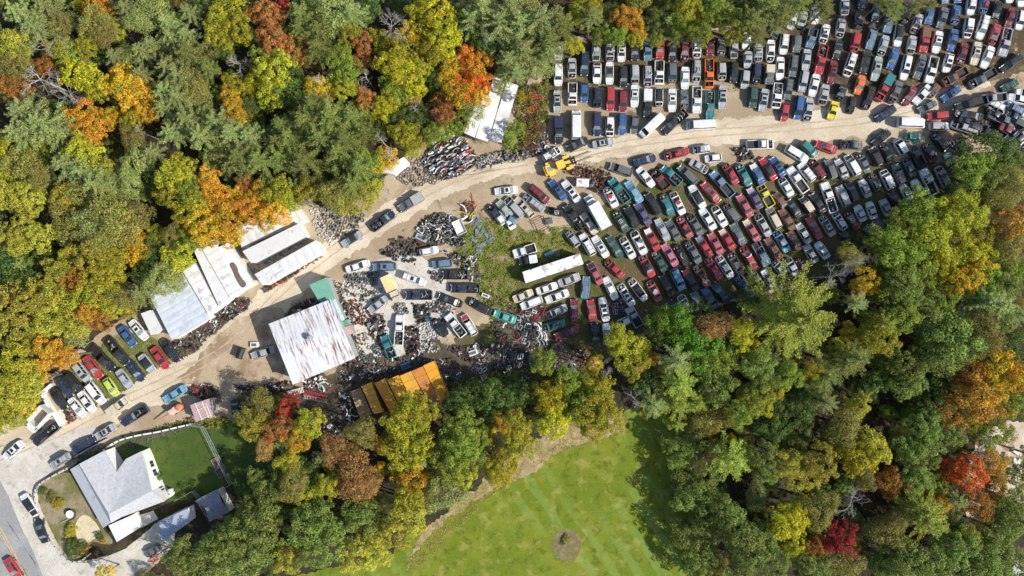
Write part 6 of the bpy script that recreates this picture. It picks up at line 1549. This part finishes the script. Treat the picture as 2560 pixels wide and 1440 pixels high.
# far clearing boulders of pale ledge
mb = MB()
for k in range(60):
    x = r_.uniform(2505, 2600); y = r_.uniform(1120, 1200); p = at(x, y); s = r_.uniform(.4, 1.6); mb.box((p.x, p.y, .2), (s, s * .7, .6), 0, rz=r_.uniform(0, 3), rx=r_.uniform(-.2, .2), top=.65)
o = meshobj('rocks', mb.mesh('rocks'), flat('pale_stone', (.72,.68,.64), .8, var=.25)); tag(o, 'pale broken stones in the clearing at the right', 'rocks', kind='stuff')

# ---------------------------------------------------------------- labels that single things out
def words(s): return len(s.split())
CARS_ = [i for i in ITEMS if i['fam'] == 'car']; TREES_ = [i for i in ITEMS if i['fam'] == 'tree']
def nb(it, pool, side, dmax):
    best = None
    for j in pool:
        if j is it: continue
        dx, dy = j['x'] - it['x'], j['y'] - it['y']; d = math.hypot(dx, dy)
        if d > dmax: continue
        ok = {'L': dx < 0 and abs(dy) < -dx * .8, 'R': dx > 0 and abs(dy) < dx * .8, 'U': dy < 0 and abs(dx) < -dy * .9, 'D': dy > 0 and abs(dx) < dy * .9}[side]
        if ok and (best is None or d < best[0]): best = (d, j['short'])
    return best[1] if best else None
ORD = ['leftmost', 'second', 'third', 'fourth', 'fifth', 'sixth', 'seventh', 'eighth', 'ninth', 'tenth', 'eleventh', 'twelfth', 'thirteenth', 'fourteenth', 'fifteenth', 'sixteenth', 'seventeenth', 'eighteenth', 'nineteenth', 'twentieth']
used = set(o.get('label') for o in bpy.data.objects if o.get('label'))
from collections import defaultdict
def cands(it):
    pool = CARS_ if it['fam'] != 'tree' else TREES_; dm = 75 if it['fam'] != 'tree' else 130
    A = it.get('pre', '') + it['short']; B = A + (' ' + it['ext'][0] if it['ext'] else ''); zn = ' in the ' + it['zone']
    if it['fam'] == 'bed': return [B + zn]
    L, R, U, D = [nb(it, pool, s, dm) for s in 'LRUD']; out = [B + zn]
    for base in (B, A):
        if L: out.append(base + ' right of a ' + L + zn)
        if R: out.append(base + ' left of a ' + R + zn)
        if L and R: out.append('%s between a %s and a %s' % (base, L, R))
        if U: out.append(base + ' below a ' + U + zn)
        if D: out.append(base + ' above a ' + D + zn)
        if L and U: out.append('%s right of a %s and below a %s' % (base, L, U))
        if R and U: out.append('%s left of a %s and below a %s' % (base, R, U))
        if R and D: out.append('%s left of a %s and above a %s' % (base, R, D))
        if L and D: out.append('%s right of a %s and above a %s' % (base, L, D))
    return [re_(c) for c in out if 4 <= words(c) <= 16]
def re_(c):
    for v in ('orange', 'olive', 'open', 'oak'): c = c.replace(' a ' + v, ' an ' + v)
    return c
allc = {id(it): cands(it) for it in ITEMS}; cnt = defaultdict(int)
for it in ITEMS:
    for c in set(allc[id(it)]): cnt[c] += 1
left = []
for it in ITEMS:
    for c in allc[id(it)]:
        if cnt[c] == 1 and c not in used: it['o']['label'] = c; used.add(c); break
    else: left.append(it)
g_ = defaultdict(list)
for it in left:
    c = it.get('pre', '') + it['short'] + (' ' + it['ext'][0] if it['ext'] else '') + ' in the ' + it['zone']; g_[c].append(it)
for c, L in g_.items():
    L.sort(key=lambda i: i['x'])
    if L[0]['fam'] == 'bed':
        for i in L: i['o']['label'] = c
        continue
    for k, it in enumerate(L):
        # order among everything that shares this description, whatever label those got
        same = sorted([j for j in ITEMS if j['fam'] == it['fam'] and j.get('pre', '') == it.get('pre', '') and j['short'] == it['short'] and j['ext'][:1] == it['ext'][:1] and j['zone'] == it['zone']], key=lambda j: j['x']); n = same.index(it)
        w_ = 'leftmost ' if n == 0 else (ORD[n] if n < 20 else '%dth' % (n + 1)) + ' from the left '
        it['o']['label'] = (w_.strip() + ' ' + c) if n == 0 else re_(c.replace(' in the ', ', ' + w_.strip() + ' in the ', 1) if it['fam'] == 'tree' else c + ', ' + w_.strip())
